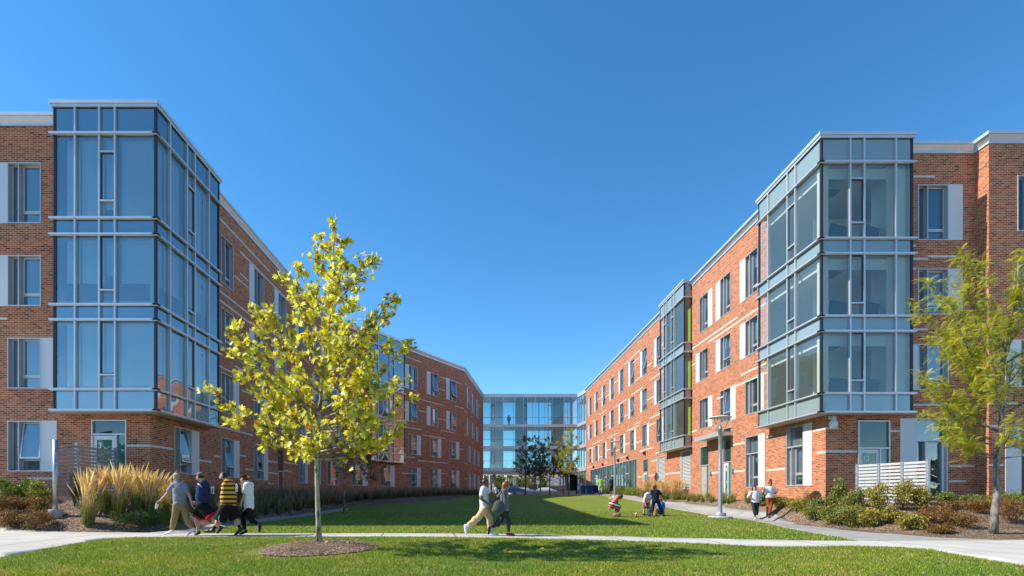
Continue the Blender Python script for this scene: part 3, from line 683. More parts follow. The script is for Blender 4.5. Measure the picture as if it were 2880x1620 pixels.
# rooms inside the right corner bay
rm = MB()
for z in (4.95, 8.2, 11.4): rm.box(14.2, 17.85, 21.62, 26.25, z - .16, z + .15, 1); rm.box(14.21, 17.84, 21.63, 26.24, z - .2, z - .165); rm.box(14.2, 17.85, 21.62, 21.74, z + .15, z + .5); rm.box(14.2, 14.32, 21.75, 26.25, z + .15, z + .5)
rm.box(14.2, 17.85, 21.62, 26.25, 15.06, 15.2)
rm.box(17.0, 17.8, 21.75, 22.6, 5.1, 15.0)
rm.box(14.22, 14.5, 21.65, 21.95, 5.1, 15.0)
for z in (5.1, 8.35, 11.55):
    rm.box(16.0, 20.4, 24.9, 25.0, z, z + 2.9); rm.box(14.7, 15.9, 27.0, 27.1, z, z + 2.9, 2)
    rm.box(15.2, 15.9, 22.9, 23.5, z + 2.66 + (.45 if z > 11 else 0), z + 2.7 + (.45 if z > 11 else 0), 3)
P(rm.build('bay_interior', [M['plaster'], M['rfloor'], M['teal'], M['dark']]), RB)
bl = MB()
for z1 in (7.9, 11.1, 14.9):
    bl.box(14.35, 17.8, 21.78, 21.79, z1 - .45, z1); bl.box(14.37, 14.38, 21.9, 26.1, z1 - .35, z1)
P(bl.build('blind', M['blind']), RB)
# small bay further back
SB = Wall(14.1, 40.85, R(-90), 4.85); SBR = Wall(14.1, 36.0, 0, .55)
bay(RB, [(SB, [0, .95, 1.5, 2.55, 3.1, 4.85], (1, 3), .05, .05), (SBR, [0, .55], (), .05, 0)], ZR, (M['glass_r'], M['spandrel']))
bay_shell(14.1, 14.65, 36.0, 40.85, 4.65, 15.98, RB, [(14.65, 40.85), (14.1, 40.85), (14.1, 36.0), (14.7, 36.0)])
lm = MB(); 
for z in (5.15, 8.4, 11.6): lm.box(14.62, 14.9, 36.15, 36.6, z, z + 2.7)
P(lm.build('lime_wall', M['lime']), RB)
rm = MB()
for z in (4.95, 8.2, 11.4): rm.box(14.2, 15.0, 36.1, 40.75, z - .16, z + .15, 1); rm.box(14.21, 14.99, 36.11, 40.74, z - .2, z - .165)
rm.box(14.2, 15.0, 36.1, 40.75, 15.06, 15.2)
P(rm.build('bay_interior', [M['plaster'], M['rfloor']]), RB)
def rs_bands(lst): bands(RS, RB, [(ru(b), ru(a), z) for a, b, z in lst])
rs_bands([(29.6, 36.0, 11.35), (24, 33.4, 11.05), (22.05, 29.2, 7.95), (26.5, 29.8, 7.45), (35.2, 36, 10.2), (35.2, 36, 5.6), (31.4, 32.2, 7.15), (32.5, 33.3, 5.1),
          (22.06, 22.9, 4.0), (24.95, 26.6, 2.45), (28.8, 30.2, 4.1), (28.8, 30.2, 2.55), (31.45, 33.2, 2.6), (26.0, 26.6, 4.15), (22.06, 22.6, 3.0),
          (38.2, 41.2, 2.9), (41, 43.6, 4.75), (43.2, 45.3, 2.95), (43.2, 44.6, 4.15), (46.9, 48.4, 2.95), (44, 48, 5.3), (40.95, 42.3, 13.4), (44.5, 45.6, 12.6), (47.8, 53, 14.6), (47.8, 50, 14.0), (40.95, 44.8, 11.2), (47.8, 49.4, 12.1), (46.9, 50.5, 11.0), (52, 57, 10.9), (55, 57, 13.6), (59, 60.9, 12.8), (62.5, 64.7, 13.2), (60.5, 64, 11.2), (66.5, 68.4, 11), (43.8, 45.6, 9.6), (51.4, 53, 9.3), (47.6, 49.4, 8.0), (41, 45, 7.9), (43.5, 45.6, 7.3), (55, 60, 7.9), (59, 61, 9.4), (62, 68, 8.0), (48, 52, 7.7), (66.5, 71, 7.6), (50.9, 53.1, 6.4), (54.6, 57, 6.1), (58.5, 60.8, 6.5), (47, 49.4, 6.2), (62.5, 64.7, 6.0), (66, 71.8, 5.1), (69.9, 71.6, 9.9), (52, 54.6, 5.2), (60, 63, 5.05), (70, 71.8, 3.0)])
bands(RF, RB, [(.004, .55, 4.0), (.004, gu(16.0), 3.02), (gu(17.4), gu(18.42), 3.88), (gu(17.95), gu(19.3), 14.7), (gu(18.0), gu(18.5), 11.75), (gu(18.0), gu(19), 11.2), (gu(19), gu(20.2), 11.3), (gu(17.95), gu(18.5), 10.78), (gu(18), gu(19), 8.2), (gu(20.5), gu(20.97), 7.6), (gu(20.5), gu(20.9), 6.5), (gu(19.9), gu(20.975), 2.4), (gu(19.9), gu(20.6), 1.75), (gu(18.2), gu(20), 5.0)])
bands(RG, RB, [(.004, 1.2, 4.95), (.004, .6, 4.0), (.004, .6, 2.4), (.3, 1.25, 6.8), (2.8, 5, 11.3)])
door(RB, RF, D12, 1.02, .95, 2.18, .41, 1.18, M['white'], M['glass_g'], '12')
door(RB, RS, ru(31.35), .9, .66, 2.3, .39, 2.05, M['white'], M['glass_g'], '8', side_glass=True)
door(RB, RS, ru(34.6), .9, .95, 2.3, .35, 1.26, M['beige_door'], M['glass_g'], vision=False)
door(RB, RS, ru(46.75), 1.15, 1.0, 2.2, .35, 1.15, M['white'], M['glass_g'], flip=False)
# canopy over the side door
c = MB(); c.box(-3.3, .15, -.75, 0, 0, .2); c.box(-3.35, .2, -.8, -.75, -.02, .24)
o = c.build('door_canopy', M['coping']); place(o, RS, ru(30.3), 4.72, RB)
for Ys, zz in ((33.1, 2.45), (30.2, 2.45), (45.3, 2.6)):
    f = MB(); f.box(0, .17, -.03, -.002, 0, .28); o = f.build('door_sign', blue_sign if 'blue_sign' in globals() else simple('sign_blue', (.02, .08, .3), .5)); place(o, RS, ru(Ys), zz, RB)
# louvres
for Y0 in (38.1, 43.2):
    wdt = 1.9 if Y0 < 40 else 1.95
    f = MB(); f.box(0, .3, -.01, .2, 0, 2.8); f.box(wdt - .05, wdt, -.01, .2, 0, 2.8); f.box(.3, wdt - .05, -.01, .2, 2.72, 2.8); f.box(.3, wdt - .05, -.01, .2, 0, .06)
    o = f.build('louvre', M['winframe']); place(o, RS, ru(Y0), 1.65, RB)
    s = MB()
    for k in range(26):
        z = .08 + k * .102; s.quad([(.3, .02, z), (wdt - .05, .02, z), (wdt - .05, .1, z + .08), (.3, .1, z + .08)])
    s.quad([(.3, .14, .06), (wdt - .05, .14, .06), (wdt - .05, .14, 2.72), (.3, .14, 2.72)], 1)
    link('slats', s.mesh('slats', [M['panel'], M['dark']]), o)
# storefront
f = MB(); Ls = 20.5; H = 3.55
us = [0, 1.2, 2.4, 4.3, 5.5, 6.7, 8.0, 8.9, 10.1, 11.2, 12.6, 13.7, 14.6, 15.8, 16.9, 17.9, 19.0, 19.8, 20.5]
for u in us: f.box(u - .03, u + .03, -.03, .12, 0, H)
f.box(0, Ls, -.02, .12, H - .06, H); f.box(0, Ls, -.02, .12, 0, .08)
for a, b in ((2.4, 4.3), (8.0, 8.9), (16.9, 17.9), (11.2, 12.6)): f.box(a, b, -.02, .12, 2.2, 2.3)
so_ = f.build('storefront', M['alum']); place(so_, RS, ru(69.2), 1.2, RB)
for a, b in zip(us, us[1:]):
    g = MB(); g.quad([(a + .03, .06, .08), (b - .03, .06, .08), (b - .03, .06, H - .06), (a + .03, .06, H - .06)]); link('pane', g.mesh('pane', M['glass_g']), so_)
g = MB()
for a, b, z in ((17.95, 18.95, .1), (12.7, 13.6, 1.9), (13.8, 14.5, 1.9), (14.8, 15.7, 1.9), (6.8, 7.9, 2.3), (9, 10, 2.5)): g.box(a, b, .3, .31, z, H - .1)
link('blind', g.mesh('blind', M['blind']), so_)
# wall lights above the shop windows
for Yw in (67, 62, 55, 51.5, 46.2):
    f = MB(); f.box(-.16, .16, -.34, -.02, .12, .18); f.quad([(-.16, -.34, .18), (.16, -.34, .18), (.16, -.02, .3), (-.16, -.02, .3)]); f.box(-.07, .07, -.2, 0, -.12, .12, 1)
    o = f.build('wall_light', [M['panel'], M['dark']]); place(o, RS, ru(Yw), 5.0, RB)
# security camera dome under the bay corner
f = MB(); f.box(-.16, .16, -.06, 0, .2, .36); f.tube([(0, -.05, .3), (-.12, -.28, .3), (-.12, -.28, .16)], .03, 8)
f.lathe([(.001, .2), (.05, .19), (.11, .12), (.16, .02), (.165, -.06), (.15, -.1), (.12, -.17), (.06, -.22), (.001, -.23)], -.12, -.28, 20)
o = f.build('security_camera', M['white']); tag(o, 'white dome security camera on the brick corner under the right glazed bay', 'camera'); o.location = (14.9, 22.03, 4.2)
# ------------------------------------------------------------------ glass bridge and far end of the courtyard
GB = empty('glass_footbridge', (7.2, 77.5, 1.5), label='three-storey blue glass bridge spanning the gap between the two dormitory wings', cat='bridge')
BX = [.36, 1.47, 2.1, 3.26, 5.0, 6.23, 6.77, 7.99, 9.75, 10.36, 12.15, 13.35, 14.1]
def P2(o): return P(o, GB)
mb = MB()
for z0, z1 in ((15.62, 16.0), (11.32, 11.70), (8.16, 8.54), (4.85, 5.37)):
    mb.box(.2, 14.2, 75.42, 79.8, z0, z1)
P2(mb.build('floor_slab', M['alum']))
mb = MB(); mb.box(.2, 14.2, 75.5, 79.7, 4.5, 4.84); P2(mb.build('soffit', M['soffit']))
mb = MB(); mb.box(.2, 14.2, 75.35, 79.9, 16.0, 16.12); P2(mb.build('coping', M['coping']))
levels = ((5.37, 8.16), (8.54, 11.32), (11.70, 15.62))
for z0, z1 in levels:
    f = MB(); bkp = MB()
    for x in BX: f.box(x - .035, x + .035, 75.44, 75.56, z0, z1); f.box(x - .03, x + .03, 79.6, 79.7, z0, z1)
    for a, b in ((1.47, 2.1), (6.23, 6.77), (9.75, 10.36)):
        f.box(a + .03, a + .1, 75.47, 75.53, z0 + .7, z1 - .05, 1); f.box(b - .1, b - .03, 75.47, 75.53, z0 + .7, z1 - .05, 1); f.box(a, b, 75.47, 75.53, z0 + .68, z0 + .74, 1)
        if z0 > 11: f.box(a, b, 75.47, 75.53, z1 - 1.2, z1 - 1.12, 1)
    f.box(.36, 14.1, 75.7, 75.74, z0 + 1.0, z0 + 1.05, 1)
    P2(f.build('mullions', [M['alum'], M['bronze']]))
    for a, b in zip(BX, BX[1:]):
        g = MB(); g.quad([(a + .035, 75.5, z0), (b - .035, 75.5, z0), (b - .035, 75.5, z1), (a + .035, 75.5, z1)]); P2(g.build('pane', M['glass_b']))
    for a, b in ((1.55, 3.4), (5.25, 7.1), (10.8, 12.7), (8.85, 8.98), (13.7, 14.1)): bkp.box(a, b, 79.5, 79.6, z0, z1)
    P2(bkp.build('back_panel', simple('bridge_panel', (.50, .78, .84), .7)))
    g = MB(); g.quad([(.36, 79.62, z0), (14.1, 79.62, z0), (14.1, 79.62, z1), (.36, 79.62, z1)]); P2(g.build('back_glass', M['glass_b']))
# stairwell glazing between bridge and right wing
SW = Wall(14.1, 75.5, math.atan2(-3.5, .55), 3.54)
f = MB()
def wb(wl, mb, u0, u1, d0, d1, z0, z1, mi=0):
    Q = [wl.W(u0, d0, z0), wl.W(u1, d0, z0), wl.W(u1, d1, z0), wl.W(u0, d1, z0), wl.W(u0, d0, z1), wl.W(u1, d0, z1), wl.W(u1, d1, z1), wl.W(u0, d1, z1)]
    for q in ((0, 3, 2, 1), (4, 5, 6, 7), (0, 1, 5, 4), (1, 2, 6, 5), (2, 3, 7, 6), (3, 0, 4, 7)): mb.quad([Q[i] for i in q], mi)
for z0, z1 in ((15.6, 16.1), (11.3, 11.75), (8.1, 8.6), (4.8, 5.4)): wb(SW, f, 0, 3.54, -.08, .15, z0, z1)
for u in (0, .7, 1.5, 2.6, 3.5): wb(SW, f, u - .03, u + .03, -.04, .1, 1.4, 15.6)
P2(f.build('stair_frame', M['alum']))
for z0, z1 in ((1.45, 4.8),) + levels:
    g = MB(); g.quad([SW.W(0, .03, z0), SW.W(3.54, .03, z0), SW.W(3.54, .03, z1), SW.W(0, .03, z1)]); P2(g.build('stair_glass', M['glass_g' if z0 < 2 else 'glass_b']))
f = MB(); f.box(14.9, 18.5, 72.2, 79.5, 15.3, 15.6)
for z in (4.9, 8.2, 11.4): f.box(14.7, 18.5, 72.2, 79.5, z, z + .4)
f.box(17, 17.2, 72.1, 79.7, 1.4, 15.6); P2(f.build('stair_interior', M['plaster']))
lb = MB(); lb.box(12.9, 17, 78.9, 79.3, 1.5, 4.5); P2(lb.build('lobby_wall', M['dark']))
for k, x in enumerate((2.0, 12.7)):
    mb = MB(); mb.tube([(x, 77.2, 1.3), (x, 77.2, 4.6)], .22, 14); P2(mb.build('column', M['concrete']))
# orange and white poster on the glass by the bins
f = MB(); f.box(0, 1.0, -.02, 0, 0, .62, 0); f.box(.05, .3, -.021, -.0005, -.85, -.01, 1); f.box(.42, .62, -.021, -.0005, -.8, -.01, 1); f.box(.74, .95, -.021, -.0005, -.82, -.01, 1)
o = f.build('poster', [simple('orange_print', (.75, .12, .03), .6), M['panel']]); tag(o, 'orange and white poster on the stairwell glass beside the blue bins', 'poster'); o.location = SW.W(1.2, -.05, 3.15); o.rotation_euler = (0, 0, SW.a)

# low concrete seat wall
def low_wall(x0, x1, y, z0, h, label):
    f = MB(); f.box(x0, x1, y, y + .5, z0, z0 + h); f.box(x0 - .03, x1 + .03, y - .03, y + .53, z0 + h + .002, z0 + h + .07)
    tag(f.build('seat_wall', M['concrete']), label, 'low wall')
low_wall(3.9, 8.6, 57.2, 1.2, .5, 'pale concrete seat wall at the far lawn edge under the bridge')
low_wall(8.9, 11.0, 60, 1.25, .55, 'short pale concrete seat wall right of the dark lamp post')
# bins
def bin_(x, y, m, label, s=1.0):
    e = empty('recycling_bin', (x, y, g1(x, y) + .02), label=label, cat='bin')
    f = MB(); w_, h = .3 * s, .95
    f.quad([(-w_ + .05, -w_ + .05, .06), (w_ - .05, -w_ + .05, .06), (w_, -w_, h), (-w_, -w_, h)]); f.quad([(w_ - .05, w_ - .05, .06), (-w_ + .05, w_ - .05, .06), (-w_, w_, h), (w_, w_, h)])
    f.quad([(w_ - .05, -w_ + .05, .06), (w_ - .05, w_ - .05, .06), (w_, w_, h), (w_, -w_, h)]); f.quad([(-w_ + .05, w_ - .05, .06), (-w_ + .05, -w_ + .05, .06), (-w_, -w_, h), (-w_, w_, h)])
    f.quad([(-w_ + .05, -w_ + .05, .06), (-w_ + .05, w_ - .05, .06), (w_ - .05, w_ - .05, .06), (w_ - .05, -w_ + .05, .06)]); f.build('body', m, e)
    f = MB(); f.box(-w_ - .02, w_ + .02, -w_ - .02, w_ + .02, h, h + .06); f.box(-w_ * .5, w_ * .5, -w_ * .5, w_ * .5, h + .06, h + .09); f.build('lid', m, e)
    f = MB(); f.tube([(-.2, w_ - .05, .08), (-.3, w_ - .05, .08)], .09, 10); f.tube([(.2, w_ - .05, .08), (.3, w_ - .05, .08)], .09, 10); f.build('wheel', M['dark'], e)
blue = simple('blue_plastic', (.01, .07, .25), .45, var=.04)
bin_(12.25, 62.3, blue, 'blue recycling bin, the one farther from the brick wall', 1.1); bin_(13.0, 62.2, blue, 'blue recycling bin standing next to the black bin', 1.1); bin_(13.75, 62.3, M['dark'], 'black waste bin against the brick wall beside two blue bins', 1.1)
# lamps
def lamp(x, y, h, label, detail=True):
    z = g1(x, y) + .01
    e = empty('street_lamp', (x, y, z), label=label, cat='street lamp', group='disc-topped lamp posts along the garden path')
    f = MB(); f.lathe([(.001, -.1), (.5, -.1), (.5, .05), (.47, .07), (.001, .07)], n=32); f.build('footing', M['concrete'], e)
    f = MB(); f.lathe([(.24, .07), (.24, .2), (.22, .22), (.09, .22), (.085, .27), (.085, h * .56), (.078, h * .565), (.078, h - .6), (.088, h - .59), (.088, h - .44), (.07, h - .43), (.001, h - .43)], n=24); f.build('pole', M['lamp'], e)
    f = MB()
    for k in range(3):
        a = R(90 + 120 * k + 15); f.tube([(.1 * math.cos(a), .1 * math.sin(a), h - .75), (.37 * math.cos(a), .37 * math.sin(a), h - .05)], .013, 6); f.build('arm', M['lamp'], e) if k == 2 else None
    f = MB(); f.lathe([(.001, h - .0), (.25, h - .01), (.4, h - .03), (.46, h - .05), (.475, h - .045), (.465, h - .03), (.32, h + .015), (.001, h + .03)], n=40); f.build('reflector_disc', M['panel'], e)
    f = MB(); f.lathe([(.001, h - .34), (.045, h - .34), (.055, h - .43), (.001, h - .43)], n=16); f.build('lamp_head', M['white'], e)
M['lamp'] = simple('lamp_paint', (.33, .36, .40), .4, metal=.4, var=.04)
lamp(10.43, 22.6, 4.4, 'tall grey disc-topped lamp post at the near lawn edge, right side')
lamp(11.15, 43.2, 4.75, 'grey disc-topped lamp post behind the crouching woman in a striped dress')
lamp(10.2, 66.5, 5.0, 'disc-topped lamp post by the bridge, behind the small yellow tree')
# screen fences
def fence(p0, p1, n, ztop, zbot, mpost, mslat, label, first_round=False):
    a = math.atan2(p1[1] - p0[1], p1[0] - p0[0]); Lg = math.hypot(p1[0] - p0[0], p1[1] - p0[1])
    e = empty('screen_fence', (p0[0], p0[1], 0), a, label=label, cat='fence')
    step = Lg / (n - 1)
    for k in range(n):
        f = MB(); u = k * step; wx = p0[0] + (p1[0] - p0[0]) * k / (n - 1); wy = p0[1] + (p1[1] - p0[1]) * k / (n - 1); gz = g1(wx, wy) - .1
        if k == 0 and first_round: f.tube([(u, 0, gz), (u, 0, ztop + .03)], .075, 18)
        else: f.box(u - .045, u + .045, -.05, .05, gz, ztop + .02)
        f.build('post', mpost, e)
    for k in range(n - 1):
        f = MB(); z = zbot
        while z < ztop - .06:
            f.box(k * step + .05, (k + 1) * step - .05, -.012, .012, z, z + .085); z += .13
        f.build('slat_panel', mslat, e)
    return e
fe = fence((-14.17, 17.3), (-14.17, 20.05), 4, 3.0, 1.15, M['galv'], M['wood_slat'], 'galvanised screen fence with brown slats before door 3', True)
f = MB(); f.lathe([(.001, .22), (.185, .22), (.2, .2), (.18, -.25), (.001, -.25)], n=20); f.build('footing', M['concrete'], fe, (0, 0, g1(-14.17, 17.3)))
fence((15.94, 18.5), (15.24, 21.0), 4, 2.42, .9, M['galv'], M['slat_r'], 'grey slatted screen fence shielding door 12')
# landings
f = MB(); f.box(-16.4, -12.9, 18.9, 20.12, .9, 1.1); tag(f.build('landing', M['concrete']), kind='structure')
f = MB(); f.box(15.4, 19.9, 20.6, 22.03, .8, .98); tag(f.build('landing', M['concrete']), kind='structure')

# ---- beyond the bridge: shop building, parked cars, sign
SH = empty('shop_building', (16, 118, 1.5), label='low cream shop building with orange tiled roof seen under the bridge', cat='building')
f = MB(); f.box(-9.5, 12, -3, 12, 0, 2.25); f.build('wall', simple('cream_wall', (.62, .56, .42), .8), SH)
f = MB(); f.quad([(-9.9, -3.5, 2.2), (12.4, -3.5, 2.2), (12.4, -3.1, 4.2), (-9.9, -3.1, 4.2)]); f.quad([(-9.9, 12, 2.2), (-9.9, -3.5, 2.2), (-9.9, -3.1, 4.2), (-9.9, 12, 4.2)])
def speck():
    m, nt, out = mat('stone_cladding'); p = N(nt, 'BsdfPrincipled'); tc = N(nt, 'TexCoord').outputs['Object']
    v = N(nt, 'TexVoronoi'); v.inputs['Scale'].default_value = 3.5; L(nt, tc, v.inputs['Vector'])
    sp = N(nt, 'SeparateColor'); L(nt, v.outputs['Color'], sp.inputs[0])
    L(nt, ramp(nt, sp.outputs[0], [(0, (.10, .09, .08)), (.5, (.35, .33, .31)), (1, (.6, .58, .55))]), p.inputs['Base Color']); p.inputs['Roughness'].default_value = .9
    L(nt, p.outputs[0], out.inputs[0]); return m
f.build('fascia', speck(), SH)
f = MB(); f.quad([(-9.9, -3.1, 4.2), (12.4, -3.1, 4.2), (8, 3, 6.6), (-6, 3, 6.6)]); f.quad([(-9.9, 12, 4.2), (-9.9, -3.1, 4.2), (-6, 3, 6.6), (-6, 8, 6.6)])
f.build('roof', simple('roof_tile', (.52, .22, .12), .85, var=.25, vscale=2), SH)
for x0, x1 in ((-6.5, -2.2), (-1.4, 2.8), (3.6, 5.6)):
    g = MB(); g.box(x0, x1, -3.04, -3.01, .75, 1.95); g.build('window', M['spandrel_l'], SH)
def car(x, y, rz, colr, label):
    e = empty('parked_car', (x, y, 1.5), rz, label=label, cat='car', group='cars parked beyond the bridge')
    pr = [(-2.2, .35), (-2.25, .75), (-2.1, .95), (-1.4, 1.02), (-.75, 1.42), (.7, 1.45), (1.45, 1.05), (2.15, .92), (2.25, .6), (2.2, .35)]
    f = MB(); n = len(pr)
    for s_ in (-1, 1):
        ww = [.85 if z < 1.1 else .68 for _, z in pr]
        f.quad([(a, s_ * w_, z) for (a, z), w_ in zip(pr, ww)][::s_])
    for i in range(n):
        a, b = pr[i], pr[(i + 1) % n]; wa = .85 if a[1] < 1.1 else .68; wb_ = .85 if b[1] < 1.1 else .68
        f.quad([(a[0], -wa, a[1]), (a[0], wa, a[1]), (b[0], wb_, b[1]), (b[0], -wb_, b[1])])
    f.build('body', colr, e)
    g = MB()
    for s_ in (-1, 1): g.quad([(-1.2, s_ * .80, 1.05), (1.25, s_ * .80, 1.05), (.65, s_ * .71, 1.38), (-.7, s_ * .71, 1.36)])
    g.quad([(1.43, -.74, 1.08), (1.43, .74, 1.08), (.75, .64, 1.43), (.75, -.64, 1.43)]); g.quad([(-1.42, -.74, 1.05), (-1.42, .74, 1.05), (-.8, .64, 1.4), (-.8, -.64, 1.4)])
    g.build('windows', M['dark'], e)
    for a in (-1.35, 1.4):
        for s_ in (-1, 1):
            f = MB(); f.tube([(a, s_ * .7, .33), (a, s_ * .88, .33)], .33, 16); f.build('wheel', M['dark'], e)
paint = lambda n, c: simple(n, c, .25, metal=.2, var=.02)
car(7.6, 96, .1, paint('silver_paint', (.5, .52, .54)), 'silver saloon parked just right of the small trees under the bridge')
car(11.9, 97, 0, paint('white_paint', (.75, .75, .74)), 'white saloon parked in front of the cream shop')
car(5.2, 88, .05, paint('blue_paint', (.03, .07, .2)), 'dark blue saloon parked nearest the left brick wing')
car(16.2, 98, 0, paint('red_paint', (.3, .02, .02)), 'dark red saloon parked at the right end of the shop')
f = MB(); f.tube([(0, 0, 0), (0, 0, 2.6)], .04, 8); f.box(-.28, .28, -.05, -.03, 1.9, 2.6, 1); o = f.build('street_sign', [M['galv'], M['panel']]); o.location = (10.1, 92, 1.5); tag(o, 'small white street sign on a post in front of the shop', 'sign')
f = MB(); f.tube([(0, 0, 0), (0, 0, 6.4)], .12, 10); o = f.build('utility_pole', M['white']); o.location = (1.55, 90, 1.5); tag(o, 'white utility pole beside the left brick wing under the bridge', 'pole')

# furniture in the right bay rooms
def lounge(x, y, z, label, s=1):
    e = empty('lounge_chair', (x, y, z), R(200), label=label, cat='chair', group='navy lounge chairs in the glazed corner rooms')
    f = MB(); f.box(-.4, .4, -.38, .35, .18, .46); f.build('seat', M['navychair'], e)
    f = MB(); f.quad([(-.45, .3, .4), (.45, .3, .4), (.5, .45, 1.0), (-.5, .45, 1.0)]); f.quad([(-.5, .45, 1.0), (.5, .45, 1.0), (.5, .55, 1.0), (-.5, .55, 1.0)]); f.quad([(-.45, .42, .2), (-.5, .55, 1.0), (.5, .55, 1.0), (.45, .42, .2)]); f.quad([(-.45, .3, .4), (-.5, .45, 1.0), (-.5, .55, 1.0), (-.45, .42, .2)]); f.quad([(.45, .3, .4), (.45, .42, .2), (.5, .55, 1.0), (.5, .45, 1.0)]); f.build('backrest', M['navychair'], e)
    for a in (-.35, .35):
        for b in (-.33, .3): f = MB(); f.box(a - .02, a + .02, b - .02, b + .02, 0, .18); f.build('leg', M['dark'], e)
for z, fl in ((5.11, 'second'), (8.36, 'third'), (11.56, 'top')):
    lounge(14.95, 22.35, z, f'navy lounge chair near the glass corner, {fl} floor of the right bay'); lounge(16.35, 22.45, z, f'navy lounge chair by the wide front pane, {fl} floor of the right bay')
# ------------------------------------------------------------------ plants
rs = np.random.default_rng(11)
def rotm(n, tilt=1.0, up=None):
    "n random rotations: yaw free, pitch/roll gaussian with given spread"
    a = rs.uniform(0, 2 * np.pi, n); b = rs.normal(0, tilt, n); c = rs.normal(0, tilt, n)
    ca, sa, cb, sb, cc, sc_ = np.cos(a), np.sin(a), np.cos(b), np.sin(b), np.cos(c), np.sin(c)
    Rz = np.zeros((n, 3, 3)); Rz[:, 0, 0] = ca; Rz[:, 0, 1] = -sa; Rz[:, 1, 0] = sa; Rz[:, 1, 1] = ca; Rz[:, 2, 2] = 1
    Rx = np.zeros((n, 3, 3)); Rx[:, 0, 0] = 1; Rx[:, 1, 1] = cb; Rx[:, 1, 2] = -sb; Rx[:, 2, 1] = sb; Rx[:, 2, 2] = cb
    Ry = np.zeros((n, 3, 3)); Ry[:, 0, 0] = cc; Ry[:, 0, 2] = sc_; Ry[:, 2, 0] = -sc_; Ry[:, 2, 2] = cc; Ry[:, 1, 1] = 1
    return Rz @ Rx @ Ry
def scatter(T, F_, pos, rot, scl, colr):
    n = len(pos); T = np.asarray(T, float)
    V = np.einsum('nij,kj->nki', rot, T) * np.asarray(scl)[:, None, None] + pos[:, None, :]
    Fc = np.asarray(F_)[None] + (np.arange(n) * len(T))[:, None, None]
    return V.reshape(-1, 3), Fc.reshape(-1, 3), np.repeat(colr, len(T), 0)
def palette(cols, wts, n, var=.15):
    c = np.array(cols)[rs.choice(len(cols), n, p=np.array(wts) / sum(wts))]
    return np.clip(c * rs.normal(1, var, (n, 1)) * rs.normal(1, .05, (n, 3)), .004, .9)
# leaf shapes
def star_leaf():
    ang = [0, 22, 45, 62, 90, 118, 135, 158, 180]
    pts = [(0, -.5, 0)]
    tip = [(-.5, .1), (-.22, .02), (-.38, .42), (-.14, .25), (0, .62), (.14, .25), (.38, .42), (.22, .02), (.5, .1), (.12, -.3)]
    out = [(-.12, -.3)] + [t for t in tip]
    V = [(0, -.05, 0)] + [(x, y, abs(x) * .28 + (.1 * y * y)) for x, y in out]
    F_ = [(0, i, i + 1) for i in range(1, len(V) - 1)] + [(0, len(V) - 1, 1)]
    return V, F_
STAR = star_leaf()
OVAL = ([(0, -.5, 0), (.26, -.05, .06), (0, .5, 0), (-.26, -.05, .06)], [(0, 1, 2), (0, 2, 3)])
def frond():
    V = []; F_ = []
    for i in range(8):
        t = (i + .5) / 8; y = t; z = -.35 * t * t; l = .17 * (1 - .5 * abs(t - .45))
        for s_ in (-1, 1):
            b = len(V); V += [(0, y - .035, z), (s_ * l, y + .02, z - .04), (s_ * l * 1.05, y + .075, z - .05), (0, y + .035, z)]
            F_ += [(b, b + 1, b + 2), (b, b + 2, b + 3)]
    return V, F_
FROND = frond()
M['leaf'] = leaf_mat('leaf', .5, .45, .5); M['leaf_m'] = leaf_mat('shrub_leaf', .25, .5, .4); M['blade'] = leaf_mat('grass_blade', .35, .6, .25); M['plume'] = leaf_mat('plume', .4, .8, .1)
def bark_mat(name, c0, c1, sc_=9):
    m, nt, out = mat(name); p = N(nt, 'BsdfPrincipled'); tc = N(nt, 'TexCoord').outputs['Object']
    mp = N(nt, 'Mapping'); mp.inputs['Scale'].default_value = (1, 1, .35); L(nt, tc, mp.inputs[0])
    n1 = noise(nt, mp.outputs[0], sc_, 4, .6)
    L(nt, ramp(nt, n1.outputs[0], [(.42, c0), (.5, c1), (.62, tuple(min(1, x * 1.3) for x in c1))]), p.inputs['Base Color'])
    p.inputs['Roughness'].default_value = .85; b = N(nt, 'Bump'); b.inputs['Strength'].default_value = .6; b.inputs['Distance'].default_value = .02
    L(nt, n1.outputs[0], b.inputs['Height']); L(nt, b.outputs[0], p.inputs['Normal']); L(nt, p.outputs[0], out.inputs[0]); return m
M['bark_p'] = bark_mat('plane_bark', (.13, .105, .06), (.38, .34, .22), 13); M['bark_g'] = bark_mat('grey_bark', (.10, .085, .07), (.22, .19, .16), 14)
M['twig'] = simple('twig', (.13, .10, .07), .85)
def curve_pts(a, b, bend, n=5):
    a, b = np.array(a), np.array(b); r = []
    for i in range(n):
        t = i / (n - 1); p = a + (b - a) * t; p = p + np.array(bend) * math.sin(math.pi * t); r.append(tuple(p))
    return r
